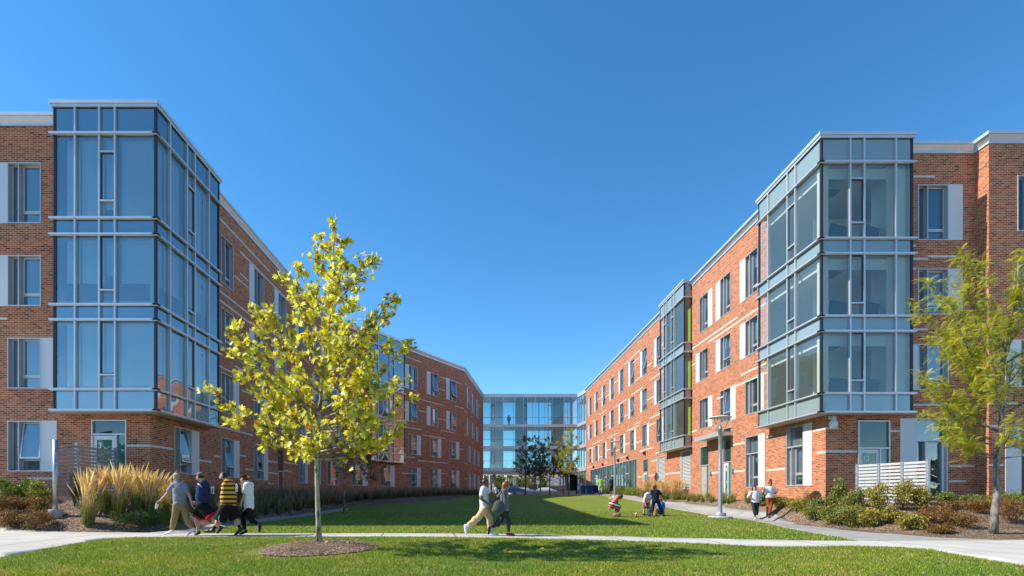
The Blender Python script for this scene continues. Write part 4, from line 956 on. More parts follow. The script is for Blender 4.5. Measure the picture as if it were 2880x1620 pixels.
def tree(name, x, y, trunk, r0, branches, leafspec, label, cat='tree', barkm='bark_g', group=None, twigm=None):
    """trunk: list of local points; branches: list of (start, end, radius); leafspec: dict"""
    e = empty(name, (x, y, g1(x, y)), label=label, cat=cat, group=group)
    f = MB(); n = len(trunk)
    f.tube(trunk, [r0 * (1 - .85 * (i / (n - 1)) ** .9) * (1.18 if i == 0 else 1) for i in range(n)], 12)
    br = []; tw = MB(); tips = []
    for a, b, r in branches:
        pts = curve_pts(a, b, (rs.normal(0, .05), rs.normal(0, .05), -.08 * np.linalg.norm(np.array(b) - np.array(a))))
        f.tube(pts, [r * (1 - .8 * k / 4) for k in range(5)], 6); tips.append(pts)
    P_ = []; 
    for pts in tips:
        A = np.array(pts); Lb = np.linalg.norm(A[-1] - A[0])
        for k in range(max(2, int(Lb * leafspec['twigs']))):
            t = rs.uniform(.25, 1.0); i = min(3, int(t * 4)); q = A[i] + (A[i + 1] - A[i]) * (t * 4 - i)
            d = A[-1] - A[0]; d = d / np.linalg.norm(d) * rs.uniform(.5, 1) + rs.normal(0, .55, 3) + np.array([0, 0, .25]); d /= np.linalg.norm(d)
            l = leafspec['twig_len'] * rs.uniform(.5, 1.2) * (1.15 - .5 * t) * min(1, .35 + Lb * .5)
            tip = q + d * l; tw.tube([tuple(q), tuple((q + tip) / 2 + rs.normal(0, .02, 3)), tuple(tip)], [.008 * leafspec.get('tw', 1), .006 * leafspec.get('tw', 1), .003], 4, caps=False)
            m = leafspec['per']
            if m: P_.append(q + d * l * rs.uniform(.25, 1.08, (m, 1)) + rs.normal(0, leafspec['jit'], (m, 3)))
    if leafspec['per']: f.build('trunk', M[barkm], e)
    else:
        f.v, o_ = f.v + tw.v, len(f.v); f.f += [tuple(i + o_ for i in q) for q in tw.f]; f.m += tw.m; f.uv += tw.uv; f.sm += tw.sm; f.build('trunk', M[barkm], e)
    if P_:
        pos = np.concatenate(P_); n = len(pos)
        T, F_ = leafspec['leaf']
        V, Fc, C = scatter(T, F_, pos, rotm(n, leafspec.get('tilt', .8)), rs.uniform(*leafspec['size'], n), palette(leafspec['cols'], leafspec['w'], n))
        tq = np.array(tw.f); tt = np.concatenate([tq[:, [0, 1, 2]], tq[:, [0, 2, 3]]]) + len(V); nl = len(Fc)
        me = np_mesh('crown', np.concatenate([V, np.array(tw.v)]), np.concatenate([Fc, tt]), [M['leaf'], M[twigm or 'twig']], np.concatenate([C, np.full((len(tw.v), 3), .1)]))
        mi = np.zeros(len(me.polygons), np.int32); mi[nl:] = 1; me.polygons.foreach_set('material_index', mi); o = link('crown', me, e)
    return e
# the young plane tree in the mulch ring
def zl(d): return (1382 - d) / 117
prof = [(1.95, 1.3, 1.2), (2.4, 2.1, 2.0), (2.9, 2.15, 2.15), (3.4, 2.0, 2.1), (3.9, 2.25, 1.95), (4.4, 1.75, 1.75), (4.9, 1.5, 1.55), (5.4, 1.2, 1.45), (5.9, .70, 1.0), (6.3, .38, .72), (6.7, .24, .3), (7.1, .08, .1)]
pz = [p[0] for p in prof]
trunk = [(0, 0, -.05), (-.02, 0, .35), (-.05, 0, 1.2), (-.07, .02, 2.0), (.02, 0, 3.0), (.1, .0, 4.0), (.18, 0, 5.0), (.27, 0, 6.0), (.34, 0, 6.7), (.36, 0, 7.1)]
tx = lambda z: float(np.interp(z, [t[2] for t in trunk], [t[0] for t in trunk]))
br = []
for k in range(50):
    zt = 2.15 + 4.6 * (k / 49) ** .92; az = k * 2.39996 + rs.normal(0, .25)
    wl_ = float(np.interp(zt, pz, [p[1] for p in prof])); wr = float(np.interp(zt, pz, [p[2] for p in prof]))
    wd = (wr if math.cos(az) > 0 else wl_) * rs.uniform(.78, 1.04)
    slope = np.interp(zt, [2, 4, 7], [.22, .75, 1.5])
    z0 = max(1.75, zt - wd * slope * rs.uniform(.8, 1.1)); z0 = min(z0, 6.9)
    br.append(((tx(z0), 0, z0), (tx(zt) + wd * math.cos(az), wd * math.sin(az), max(zt, z0 + .15)), .032 * (1 - z0 / 9)))
SY = dict(leaf=STAR, size=(.095, .185), per=8, twigs=7.8, twig_len=.42, jit=.05, tilt=.95, cols=[(.68, .60, .04), (.84, .78, .28), (.42, .42, .04), (.17, .20, .02), (.48, .16, .02)], w=[44, 26, 18, 7, 4])
tree('plane_tree', -3.46, 11.14, trunk, .062, br, SY, 'young plane tree with yellow-green autumn leaves in the round mulch bed', barkm='bark_p')
# honey locust on the right
tr = [(0, 0, -.05), (.05, 0, .6), (.12, 0, 1.3), (.1, 0, 2.0), (.22, 0, 2.8), (.3, .05, 3.6), (.25, .1, 4.6), (.5, .1, 5.6), (.7, .1, 6.8), (.75, .1, 7.8)]
br = []
for k, (x, z, z0) in enumerate([(-2.3, 4.3, 2.7), (-2.0, 3.1, 2.3), (-1.7, 5.6, 3.3), (-2.0, 6.6, 3.6), (-1.4, 7.2, 4.0), (-1.6, 7.9, 4.6), (-.4, 7.9, 5.4), (-1.5, 2.9, 2.2), (-.9, 4.6, 3.0), (-.6, 6.2, 4.0), (1.2, 8.1, 5.6), (2.0, 7.7, 5.0), (.2, 8.1, 6.0), (-.9, 7.9, 5.6), (2.6, 7.0, 4.2), (3.2, 6.0, 3.5), (3.4, 4.8, 2.8), (3.0, 3.6, 2.5), (2.0, 3.0, 2.2), (1.2, 4.2, 3.0), (1.4, 5.6, 3.6), (1.0, 6.8, 4.4), (-1.9, 5.0, 3.0), (-.6, 3.2, 2.4), (.4, 7.2, 5), (-1.2, 6.0, 4), (2.4, 5.4, 3.3), (-1.7, 3.6, 2.6), (.4, 5.2, 3.4), (-1.5, 7.2, 4.4)]):
    br.append(((float(np.interp(z0, [t[2] for t in tr], [t[0] for t in tr])), .05, z0), (x, rs.uniform(-1.7, 1.7), z), .028))
HL = dict(leaf=FROND, size=(.15, .27), per=11, twigs=8, twig_len=.5, jit=.05, tilt=.5, cols=[(.46, .46, .03), (.60, .56, .08), (.28, .34, .02), (.56, .40, .05)], w=[45, 28, 22, 5])
tree('honey_locust', 15.2, 15.4, tr, .11, br, HL, 'feathery yellow-green honey locust tree in front of the right wing')
# generic small trees
def small_tree(name, x, y, h, rad, z0, cols, w_, label, n=26, per=9, size=(.09, .16), r0=.05, twig_len=.45, group=None, lean=0, leaf=OVAL, bark='bark_g', twigs=3.2):
    tr = [(0, 0, -.05), (.02, 0, h * .25), (lean * .4, 0, h * .5), (lean * .8, 0, h * .8), (lean, 0, h * .97)]
    br = []
    for k in range(n):
        t = (k + .5) / n; zt = z0 + (h - z0) * t; az = k * 2.39996 + rs.normal(0, .3)
        wd = rad * math.sin(math.pi * min(1, .12 + .86 * t) ** .9) ** .75 * rs.uniform(.7, 1.08)
        zz = max(z0 * .85, zt - wd * .8); br.append(((lean * zz / h, 0, zz), (lean * zt / h + wd * math.cos(az), wd * math.sin(az), zt), r0 * .4))
    return tree(name, x, y, tr, r0, br, dict(leaf=leaf, size=size, per=per, twigs=twigs, twig_len=twig_len, jit=.07, tilt=.9, cols=cols, w=w_), label, group=group, barkm=bark)
DG = [(.05, .09, .02), (.09, .13, .03), (.03, .06, .015)]
small_tree('young_tree', -7.45, 28.3, 6.0, 1.05, 2.3, [(.10, .16, .03), (.16, .20, .04), (.05, .09, .02)], [4, 3, 3], 'slim green tree on the shaded lawn behind the plane tree trunk', n=30, per=13)
small_tree('young_tree', -8.3, 39.2, 4.9, 1.1, 1.7, [(.07, .12, .03), (.12, .15, .05), (.10, .05, .02)], [5, 3, 1], 'small dark green tree in the bed before the bent left wing', n=28, per=14)
for x, y, s_ in ((-5.0, 43.5, 'left'), (-2.3, 47.0, 'right')):
    small_tree('bare_sapling', x, y, 3.1, .5, .9, DG, [1, 1, 1], 'leafless sapling in the left bed, %s' % ('the one nearer the small dark green tree' if s_ == 'left' else 'the one farther along toward the bridge'), n=12, per=0, r0=.03)
small_tree('young_tree', 8.68, 51.0, 6.6, 1.25, 2.4, [(.42, .40, .03), (.30, .33, .03), (.50, .42, .06)], [5, 3, 2], 'small bright yellow tree on the lawn crest before the bridge', n=34, per=16, size=(.12, .22), r0=.055, bark='bark_p')
for i, (px, h, rd) in enumerate(((1478, 6.6, 1.9), (1505, 6.9, 2.0), (1520, 6.2, 1.8), (1546, 6.4, 1.9), (1584, 5.8, 1.7))):
    Yt = 55.2 + (i % 3) * 2.4; x = (px - 1352) / 1460 * Yt
    small_tree('courtyard_tree', x, Yt, h * .95, rd * .8, 2.3, [(.05, .10, .03), (.08, .13, .04), (.13, .16, .05)], [5, 4, 2], ['dark thin-leaved tree leftmost of the row before the bridge', 'dark tree tallest of the row before the bridge', 'dark tree in the middle of the row before the bridge', 'dark tree just left of the dark lamp post before the bridge', 'dark tree hidden partly behind the small yellow tree'][i], n=28, per=15, size=(.15, .26), twig_len=.6, group='dark young trees in a row before the bridge', r0=.08, twigs=2.4)
for i, (x, y, h, rd, c) in enumerate(((2.4, 92, 6.0, 2.0, 0), (5.0, 100, 5.2, 1.9, 1), (8.2, 102, 4.6, 1.8, 0), (9.7, 99, 4.4, 1.6, 2), (-1.0, 100, 7, 2.5, 1), (12.2, 104, 4.0, 1.4, 0))):
    small_tree('street_tree', x, y, h, rd, 1.6, [[(.16, .22, .03), (.10, .15, .03)], [(.30, .30, .05), (.18, .22, .04)], [(.22, .14, .06), (.16, .17, .04)]][c], [1, 1], ['green street tree just right of the white utility pole', 'yellow-green street tree behind the blue car', 'round green street tree beyond the bridge, left of the rusty one', 'rusty brown-green street tree in front of the shop', 'tall yellow-green street tree behind the left brick wing end', 'low green street tree near the shop windows'][i], n=26, per=12, size=(.25, .4), twig_len=.8, group='street trees beyond the bridge', r0=.09)
# far tree line
def far_trees(name, boxes, cols, label):
    Vs, Fs, Cs = [], [], []; o = 0
    for (x0, x1, y, h, n) in boxes:
        cx = rs.uniform(x0, x1, max(4, int((x1 - x0) / 5))); hh = h * rs.uniform(.6, 1.05, len(cx)); rr = rs.uniform(2.5, 4.5, len(cx))
        for a, b, r in zip(cx, hh, rr):
            d = rs.normal(0, 1, (n, 3)); d /= np.linalg.norm(d, axis=1)[:, None]; d *= rs.uniform(.6, 1, (n, 1)) ** .5
            p = np.array([a, y + rs.uniform(-3, 3), b * .5]) + d * np.array([r * 1.25, r, b * .56])
            V, Fc, C = scatter(*OVAL, p, rotm(n, 1.2), rs.uniform(1.1, 2.0, n), palette(cols, [1] * len(cols), n)); Vs.append(V); Fs.append(Fc + o); Cs.append(C); o += len(V)
    ob = link(name, np_mesh(name, np.concatenate(Vs), np.concatenate(Fs), M['leaf_m'], np.concatenate(Cs))); tag(ob, label, 'trees', kind='stuff')
far_trees('far_woodland', [(-20, 60, 190, 8.5, 260)], [(.06, .10, .03), (.10, .13, .04), (.14, .13, .05)], 'distant belt of green trees on the horizon beyond the shop')
far_trees('woodland_behind', [(-120, -8, -38, 11, 160), (-6, 120, -45, 10, 160)], [(.04, .08, .02), (.07, .10, .03), (.12, .10, .03)], 'belt of trees behind the viewpoint mirrored in the lower glass')

def gp(px, py):
    "photo measurement of where a thing meets the ground -> place on the terrain"
    Yv = 6.0
    while Yv < 130:
        x = (px - 1352) / 1460 * Yv
        if HC - (py - 1398) / 1460 * Yv <= g1(x, Yv): break
        Yv += .05
    return x, Yv
def shrub(name, x, y, r, h, cols, w_, n, size, label, group=None, cat='shrub', stems=10, loose=0.0):
    e = empty(name, (x, y, g1(x, y)), label=label, cat=cat, group=group)
    f = MB()
    for k in range(stems):
        a = rs.uniform(0, 6.28); q = r * rs.uniform(.3, .85); f.tube([(0, 0, -.03), (q * .4 * math.cos(a), q * .4 * math.sin(a), h * .4), (q * math.cos(a), q * math.sin(a), h * rs.uniform(.65, .95))], [.012, .008, .004], 4, caps=False)
    f.build('stems', M['twig'], e)
    nc = max(7, int(14 * (1 + loose))); cl = rs.normal(0, 1, (nc, 3)); cl /= np.linalg.norm(cl, axis=1)[:, None]; cl *= rs.uniform(.4, .9, (nc, 1))
    pick = rs.integers(0, nc, n); d = cl[pick] + rs.normal(0, .24 - .06 * loose, (n, 3))
    pos = d * np.array([r, r, h * .5]) + np.array([0, 0, h * .52]); pos[:, 2] = np.clip(pos[:, 2], .02, None)
    V, Fc, C = scatter(*OVAL, pos, rotm(n, .9), rs.uniform(*size, n), palette(cols, w_, n, .22))
    link('foliage', np_mesh('foliage', V, Fc, M['leaf_m'], C), e); return e
def blades(n, x, y, z, h, spread, curl, wid, cols, w_, segs=3, lean=(0, 0), h_var=.2):
    "arching strips growing from points; x,y,z arrays (n)"
    az = rs.uniform(0, 2 * np.pi, n); hh = h * rs.normal(1, h_var, n).clip(.4, 1.5); sp = spread * rs.uniform(.1, 1, n)
    dx, dy = np.cos(az) * sp + lean[0], np.sin(az) * sp + lean[1]; px_, py_ = -np.sin(az) * wid / 2, np.cos(az) * wid / 2
    Vl = []; t = np.linspace(0, 1, segs + 1)
    for tt in t:
        k = 1 - tt * .85
        cx = x + dx * tt ** 1.6 * hh; cy = y + dy * tt ** 1.6 * hh; cz = z + hh * (tt - curl * tt ** 3 * (.4 + np.hypot(dx, dy)))
        Vl += [np.stack([cx - px_ * k, cy - py_ * k, cz], -1), np.stack([cx + px_ * k, cy + py_ * k, cz], -1)]
    V = np.stack(Vl, 1).reshape(-1, 3); base = (np.arange(n) * 2 * (segs + 1))[:, None, None]
    F_ = []
    for s_ in range(segs): a = 2 * s_; F_ += [(a, a + 1, a + 3), (a, a + 3, a + 2)]
    Fc = (np.array(F_)[None] + base).reshape(-1, 3); C = np.repeat(palette(cols, w_, n, .2), 2 * (segs + 1), 0)
    tip = Vl[-1]; return V, Fc, C
def merge(parts):
    Vs, Fs, Cs = [], [], []; o = 0
    for V, Fc, C in parts: Vs.append(V); Fs.append(Fc + o); Cs.append(C); o += len(V)
    return np.concatenate(Vs), np.concatenate(Fs), np.concatenate(Cs)
GRN = [(.10, .15, .02), (.16, .19, .03), (.24, .24, .05), (.28, .22, .09)]
TAN = [(.78, .54, .28), (.86, .64, .36), (.62, .40, .18), (.92, .75, .48)]
def reed_clump(x, y, h, n, lean, label, spread=.28, r=.16, group='tall tan feather reed grasses in the left bed'):
    e = empty('reed_grass', (x, y, g1(x, y)), label=label, cat='ornamental grass', group=group)
    q = rs.uniform(0, 6.28, n * 2); rr = r * rs.uniform(0, 1, n * 2) ** .5; a, b = rr * np.cos(q), rr * np.sin(q)
    link('blades', np_mesh('blades', *merge([blades(n * 2, a, b, np.zeros(n * 2), h * .62, spread * 1.3, .35, .009, GRN, [3, 4, 3, 2], lean=(lean * .5, 0))])[:2], M['blade'], None), e)
    me = e.children[0].data; 
    V, Fc, C = blades(n * 2, a, b, np.zeros(n * 2), h * .62, spread * 1.5, .4, .012, GRN, [3, 4, 3, 2], lean=(lean * .5, 0))
    e.children[0].data = np_mesh('blades', V, Fc, M['blade'], C); bpy.data.meshes.remove(me)
    m = int(n * .55); q = rs.uniform(0, 6.28, m); rr = r * rs.uniform(0, 1, m) ** .5; a, b = rr * np.cos(q), rr * np.sin(q)
    az = rs.uniform(0, 6.28, m); hh = h * rs.normal(1, .09, m); sp = spread * rs.uniform(.05, 1, m); dx, dy = np.cos(az) * sp + lean, np.sin(az) * sp
    parts = []
    fr = [0, .5, .66, .74, .84, .93, 1.0]; wd = [.004, .005, .007, .030, .036, .022, .003]
    for rot_ in (0, math.pi / 2):
        Vl = []
        for tt, w_ in zip(fr, wd):
            cx = a + dx * tt ** 1.7 * hh; cy = b + dy * tt ** 1.7 * hh; cz = hh * tt * (1 - .06 * tt)
            ox, oy = w_ / 2 * np.cos(az + rot_), w_ / 2 * np.sin(az + rot_)
            Vl += [np.stack([cx - ox, cy - oy, cz], -1), np.stack([cx + ox, cy + oy, cz], -1)]
        V = np.stack(Vl, 1).reshape(-1, 3); F_ = []
        for s_ in range(len(fr) - 1): k = 2 * s_; F_ += [(k, k + 1, k + 3), (k, k + 3, k + 2)]
        Fc = (np.array(F_)[None] + (np.arange(m) * 2 * len(fr))[:, None, None]).reshape(-1, 3)
        parts.append((V, Fc, np.repeat(palette(TAN, [4, 4, 2, 2], m, .15), 2 * len(fr), 0)))
    V, Fc, C = merge(parts); link('plumes', np_mesh('plumes', V, Fc, M['plume'], C), e)
RG_ = [(249, 1476, 1318, 0, 'leftmost clump of tall tan reed grass, nearest the path'), (297, 1440, 1306, 0, 'tan reed grass clump directly before the slatted screen'), (338, 1455, 1306, .12, 'tan reed grass clump leaning right in the middle of the left bed'), (385, 1440, 1312, .05, 'dense tan reed grass clump right of the leaning one'), (425, 1448, 1322, .12, 'tan reed grass clump just left of the man in the grey shirt'), (462, 1440, 1346, .22, 'arching tan reed grass clump behind the man in the grey shirt')]
for px, py, top, ln, lab in RG_:
    x, y = gp(px, py); h = (py - top) / 1460 * y * 1.02; reed_clump(x, y, h * .93, 140, ln, lab, spread=.36)
for i, (px, py, top) in enumerate(((1850, 1412, 1362), (1878, 1416, 1358), (1905, 1418, 1357), (1925, 1421, 1364))):
    x, y = 13.95, (43.6, 41.4, 39.2, 37.0)[i]; reed_clump(x, y, 1.4 + .08 * (i % 2), 260, -.02, ['golden reed grass clump farthest along by the left louvre', 'golden reed grass clump between the two louvres', 'golden reed grass clump below the near louvre', 'golden reed grass clump nearest the beige door, right of the near louvre'][i], spread=.45, r=.4, group='golden reed grasses against the right wing')
# low fountain grass masses
def grass_mass(name, pts, h, label, cols, w_, per=90, plume=.15, wid=.012):
    parts = []
    for x, y in pts:
        z = g1(x, y); q = rs.uniform(0, 6.28, per); r = .12 * rs.uniform(0, 1, per) ** .5
        parts.append(blades(per, x + r * np.cos(q), y + r * np.sin(q), np.full(per, z), h * rs.uniform(.8, 1.15), .75, .62, wid, cols, w_))
        m = int(per * plume)
        if m: q = rs.uniform(0, 6.28, m); parts.append(blades(m, x + .08 * np.cos(q), y + .08 * np.sin(q), np.full(m, z), h * 1.25, .6, .35, .018, [(.34, .28, .18), (.42, .34, .24)], [1, 1]))
    V, Fc, C = merge(parts); o = link(name, np_mesh(name, V, Fc, M['blade'], C)); tag(o, label, 'grasses', kind='stuff')
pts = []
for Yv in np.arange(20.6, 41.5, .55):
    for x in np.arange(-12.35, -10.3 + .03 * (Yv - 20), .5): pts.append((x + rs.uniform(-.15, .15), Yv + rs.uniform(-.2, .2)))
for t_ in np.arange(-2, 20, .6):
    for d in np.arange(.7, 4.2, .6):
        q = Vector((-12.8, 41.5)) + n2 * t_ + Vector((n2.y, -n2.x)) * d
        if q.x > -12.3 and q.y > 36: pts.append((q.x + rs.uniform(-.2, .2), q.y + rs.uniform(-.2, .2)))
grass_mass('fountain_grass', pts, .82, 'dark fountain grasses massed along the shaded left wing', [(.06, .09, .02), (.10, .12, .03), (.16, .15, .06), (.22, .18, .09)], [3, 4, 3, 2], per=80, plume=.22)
pts = [(-12.2 + rs.uniform(-.3, .6), 17.2 + rs.uniform(0, 2.8)) for _ in range(14)] + [(-11.0 + rs.uniform(-.4, .5), 17.0 + rs.uniform(0, 4)) for _ in range(12)]
grass_mass('low_grasses', pts, .5, 'low green grasses at the foot of the reed clumps', [(.08, .14, .02), (.14, .19, .03), (.22, .22, .06)], [3, 3, 1], per=90, plume=.0, wid=.01)
pts = [(14.05 + rs.uniform(-.35, .35), Yv + rs.uniform(-.2, .2)) for Yv in np.arange(25.5, 45.5, .42)]
grass_mass('border_grasses', pts, .6, 'green and tan tufted grasses bordering the garden path under the right wing', [(.16, .20, .03), (.26, .27, .05), (.38, .30, .12)], [3, 3, 2], per=110, plume=.1, wid=.016)
pts = [(14.0 + rs.uniform(-.35, .3), Yv + rs.uniform(-.2, .2)) for Yv in np.arange(45.5, 60, .5)]
# planted shrubs, one by one
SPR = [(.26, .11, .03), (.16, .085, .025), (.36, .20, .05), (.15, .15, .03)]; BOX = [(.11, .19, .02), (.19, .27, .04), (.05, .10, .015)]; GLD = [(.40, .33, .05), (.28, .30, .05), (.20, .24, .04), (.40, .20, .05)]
for i, (px, py, w_, h_) in enumerate(((18, 1408, 66, 58), (66, 1409, 68, 60), (120, 1411, 64, 54))):
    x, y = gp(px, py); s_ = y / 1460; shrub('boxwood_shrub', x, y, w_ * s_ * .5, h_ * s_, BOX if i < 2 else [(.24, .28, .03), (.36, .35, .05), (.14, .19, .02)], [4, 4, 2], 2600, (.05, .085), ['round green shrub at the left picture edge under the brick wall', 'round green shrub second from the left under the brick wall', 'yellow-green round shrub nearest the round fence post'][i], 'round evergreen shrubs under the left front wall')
for i, (px, py, w_, h_) in enumerate(((8, 1454, 66, 56), (55, 1434, 60, 46), (110, 1448, 64, 50), (30, 1482, 66, 44), (98, 1490, 76, 52), (2, 1430, 44, 40))):
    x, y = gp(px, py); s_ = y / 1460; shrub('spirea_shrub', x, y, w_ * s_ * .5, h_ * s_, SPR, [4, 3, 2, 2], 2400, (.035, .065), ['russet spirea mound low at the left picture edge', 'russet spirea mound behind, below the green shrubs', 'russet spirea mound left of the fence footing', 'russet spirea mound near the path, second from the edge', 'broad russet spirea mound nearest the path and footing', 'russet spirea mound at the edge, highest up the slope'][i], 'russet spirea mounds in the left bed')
for i, (px, py, w_, h_) in enumerate(((210, 1425, 50, 110), (268, 1420, 44, 90))):
    x, y = gp(px, py); s_ = y / 1460; shrub('leafy_shrub', x, y, w_ * s_ * .5, h_ * s_, [(.10, .12, .03), (.20, .08, .03), (.06, .09, .02)], [3, 2, 2], 700, (.05, .09), ['dark red-green shrub climbing the slatted screen', 'dark shrub behind the tan reed clumps'][i], loose=1)
for i, (px, py, w_, h_) in enumerate(((350, 1485, 60, 40), (395, 1480, 55, 44), (445, 1476, 55, 38), (500, 1470, 60, 40))):
    x, y = gp(px, py); s_ = y / 1460; shrub('low_shrub', x, y, w_ * s_ * .5, h_ * s_, [(.10, .17, .03), (.17, .22, .04), (.06, .11, .02)], [3, 3, 2], 1200, (.03, .06), ['bright green low plant at the path, left of the walkers', 'green low plant second from the left by the path', 'green low plant behind the grey-shirted man', 'green low plant between the grey-shirted man and the navy jersey'][i], 'low green plants along the path')
RSH = [(2362, 1428, 44, 74, 0, 'tall upright yellow-green shrub at the brick corner of the right wing'), (2405, 1440, 60, 70, 0, 'yellow-green shrub before the left end of the slatted screen'), (2468, 1434, 66, 76, 1, 'round golden shrub below the second screen post'), (2540, 1430, 70, 82, 1, 'tallest golden shrub before the middle of the screen'), (2592, 1436, 50, 70, 1, 'golden shrub before the last screen post'),
       (2290, 1462, 70, 50, 0, 'green low shrub where the garden path bends'), (2345, 1474, 80, 60, 0, 'broad green shrub nearest the garden path'), (2400, 1482, 84, 56, 0, 'green-gold shrub spreading beside the path, middle of the bed'), (2450, 1480, 76, 50, 1, 'gold-tinged shrub below the screen fence'), (2320, 1440, 60, 44, 0, 'small green shrub against the right corner brickwork'), (2240, 1436, 64, 38, 1, 'golden low shrub right of the woman in rust trousers'), (2195, 1428, 56, 34, 1, 'golden low shrub behind the woman in rust trousers'), (2150, 1418, 50, 30, 0, 'low green shrub behind the woman in the white top'), (2285, 1425, 50, 36, 2, 'russet twiggy shrub against the sunlit brick'),
       (2560, 1488, 80, 40, 1, 'low golden shrub at the front of the right bed'), (2618, 1470, 70, 48, 2, 'russet shrub right of the screen fence foot'), (2660, 1448, 66, 40, 2, 'russet shrub before the tall window'), (2700, 1480, 84, 38, 2, 'wide russet mound left of the honey locust trunk'), (2745, 1440, 70, 34, 2, 'russet mound below the clipped green shrub'), (2845, 1470, 90, 60, 2, 'large russet mound at the right picture edge'), (2830, 1436, 80, 40, 2, 'russet mound behind the honey locust trunk'), (2505, 1470, 60, 44, 1, 'golden shrub low in front of the middle screen panel'), (2640, 1500, 60, 26, 2, 'small russet mound near the front path edge')]
for px, py, w_, h_, k, lab in RSH:
    x, y = gp(px, py); s_ = y / 1460
    cols, ws, sz, n = ((GLD[1:] + [(.10, .16, .03)], [3, 4, 1, 3], (.045, .09), 2200), (GLD, [4, 3, 2, 2], (.045, .09), 2000), (SPR, [5, 3, 2, 1], (.03, .06), 2800))[k]
    shrub('garden_shrub' if k < 2 else 'spirea_shrub', x, y, w_ * s_ * .5, h_ * s_, cols, ws, n, sz, lab, loose=.8 if k == 1 else 0)
for i, (px, py, w_, h_) in enumerate(((2660, 1414, 46, 30), (2733, 1424, 66, 32), (2800, 1424, 50, 36), (2858, 1424, 80, 38))):
    x, y = gp(px, py); s_ = y / 1460; shrub('boxwood_shrub', x, y, w_ * s_ * .5, h_ * s_, [(.16, .22, .03), (.24, .28, .04), (.09, .14, .02)], [4, 4, 2], 2400, (.04, .07), ['dark clipped shrub below the tall window of the right wing', 'rounded bright green shrub left of the honey locust trunk', 'bright green shrub behind the honey locust trunk', 'bright green shrub row end at the right picture edge'][i], 'clipped green shrubs under the right front wall')
for i, Yv in enumerate(np.arange(46.5, 60, 1.5)):
    if i > 8: break
    shrub('hedge_shrub', 14.0, Yv, .65, .75, [(.20, .27, .03), (.30, .36, .05), (.12, .18, .02)], [3, 3, 2], 700, (.07, .12), 'bright green low shrub in the row under the shopfront windows', 'green shrubs in a row under the shopfront', stems=5)

# mulch chips on the ring, turf edge
n = 5200; q = rs.uniform(0, 2 * np.pi, n); rr = rs.uniform(0, 1, n) ** .5
x = -3.46 + 1.25 * rr * np.cos(q); y = 11.14 + 1.7 * rr * np.sin(q)
CH = ([(-.5, -.16, 0), (.5, -.12, .06), (.42, .16, 0), (-.45, .14, .08)], [(0, 1, 2), (0, 2, 3)])
V, Fc, C = scatter(*CH, np.stack([x, y, G(x, y) + .012], -1), rotm(n, .5), rs.uniform(.025, .075, n), palette([(.16, .09, .06), (.28, .18, .13), (.09, .055, .04), (.50, .40, .34)], [4, 3, 2, 2], n))
M['chip'] = leaf_mat('wood_chip', 0, .9, .1)
tag(link('wood_chips', np_mesh('wood_chips', V, Fc, M['chip'], C)), 'loose wood chips of the round mulch bed at the plane tree', 'mulch', kind='stuff')
def in_poly(x, y, poly):
    c = np.zeros(len(x), bool); n = len(poly)
    for i in range(n):
        (x0, y0), (x1, y1) = poly[i], poly[(i + 1) % n]
        k = ((y0 > y) != (y1 > y)) & (x < (x1 - x0) * (y - y0) / (y1 - y0 + 1e-12) + x0); c ^= k
    return c
def edge_d(x, y, poly):
    return np.min([_sd(x, y, poly[i], poly[(i + 1) % len(poly)]) for i in range(len(poly))], 0)
# mulch disc under the chips (keeps the lawn sheet from covering it)
mb = MB(); ring = [(math.cos(R(a)), math.sin(R(a))) for a in range(0, 360, 6)]; rad = [0, .25, .45, .65, .8, .9, .97, 1.02]
for a, b in zip(rad, rad[1:]):
    for i in range(60):
        p, q_ = ring[i], ring[(i + 1) % 60]; c4 = [(-3.46 + 1.25 * r_ * w_[0], 11.14 + 1.7 * r_ * w_[1]) for r_, w_ in ((a, p), (b, p), (b, q_), (a, q_))]
        if a == 0: c4 = c4[1:] if False else [c4[0], c4[1], c4[2]]
        mb.quad([(u_, v_, g1(u_, v_) + (.03 if b < 1 else .012)) for u_, v_ in c4], smooth=True)
tag(mb.build('mulch_ring', M['mulch']), kind='structure')
LP1 = NEAR + [(7.9, 3), (-8.1, 3)]
LP2 = [p for p in FAR if -8.6 < p[0] < 9.56] + RL[:-1] + [(11.5, 54.5), (5, 56)] + BK[::-1] + P2R[-2:0:-1]
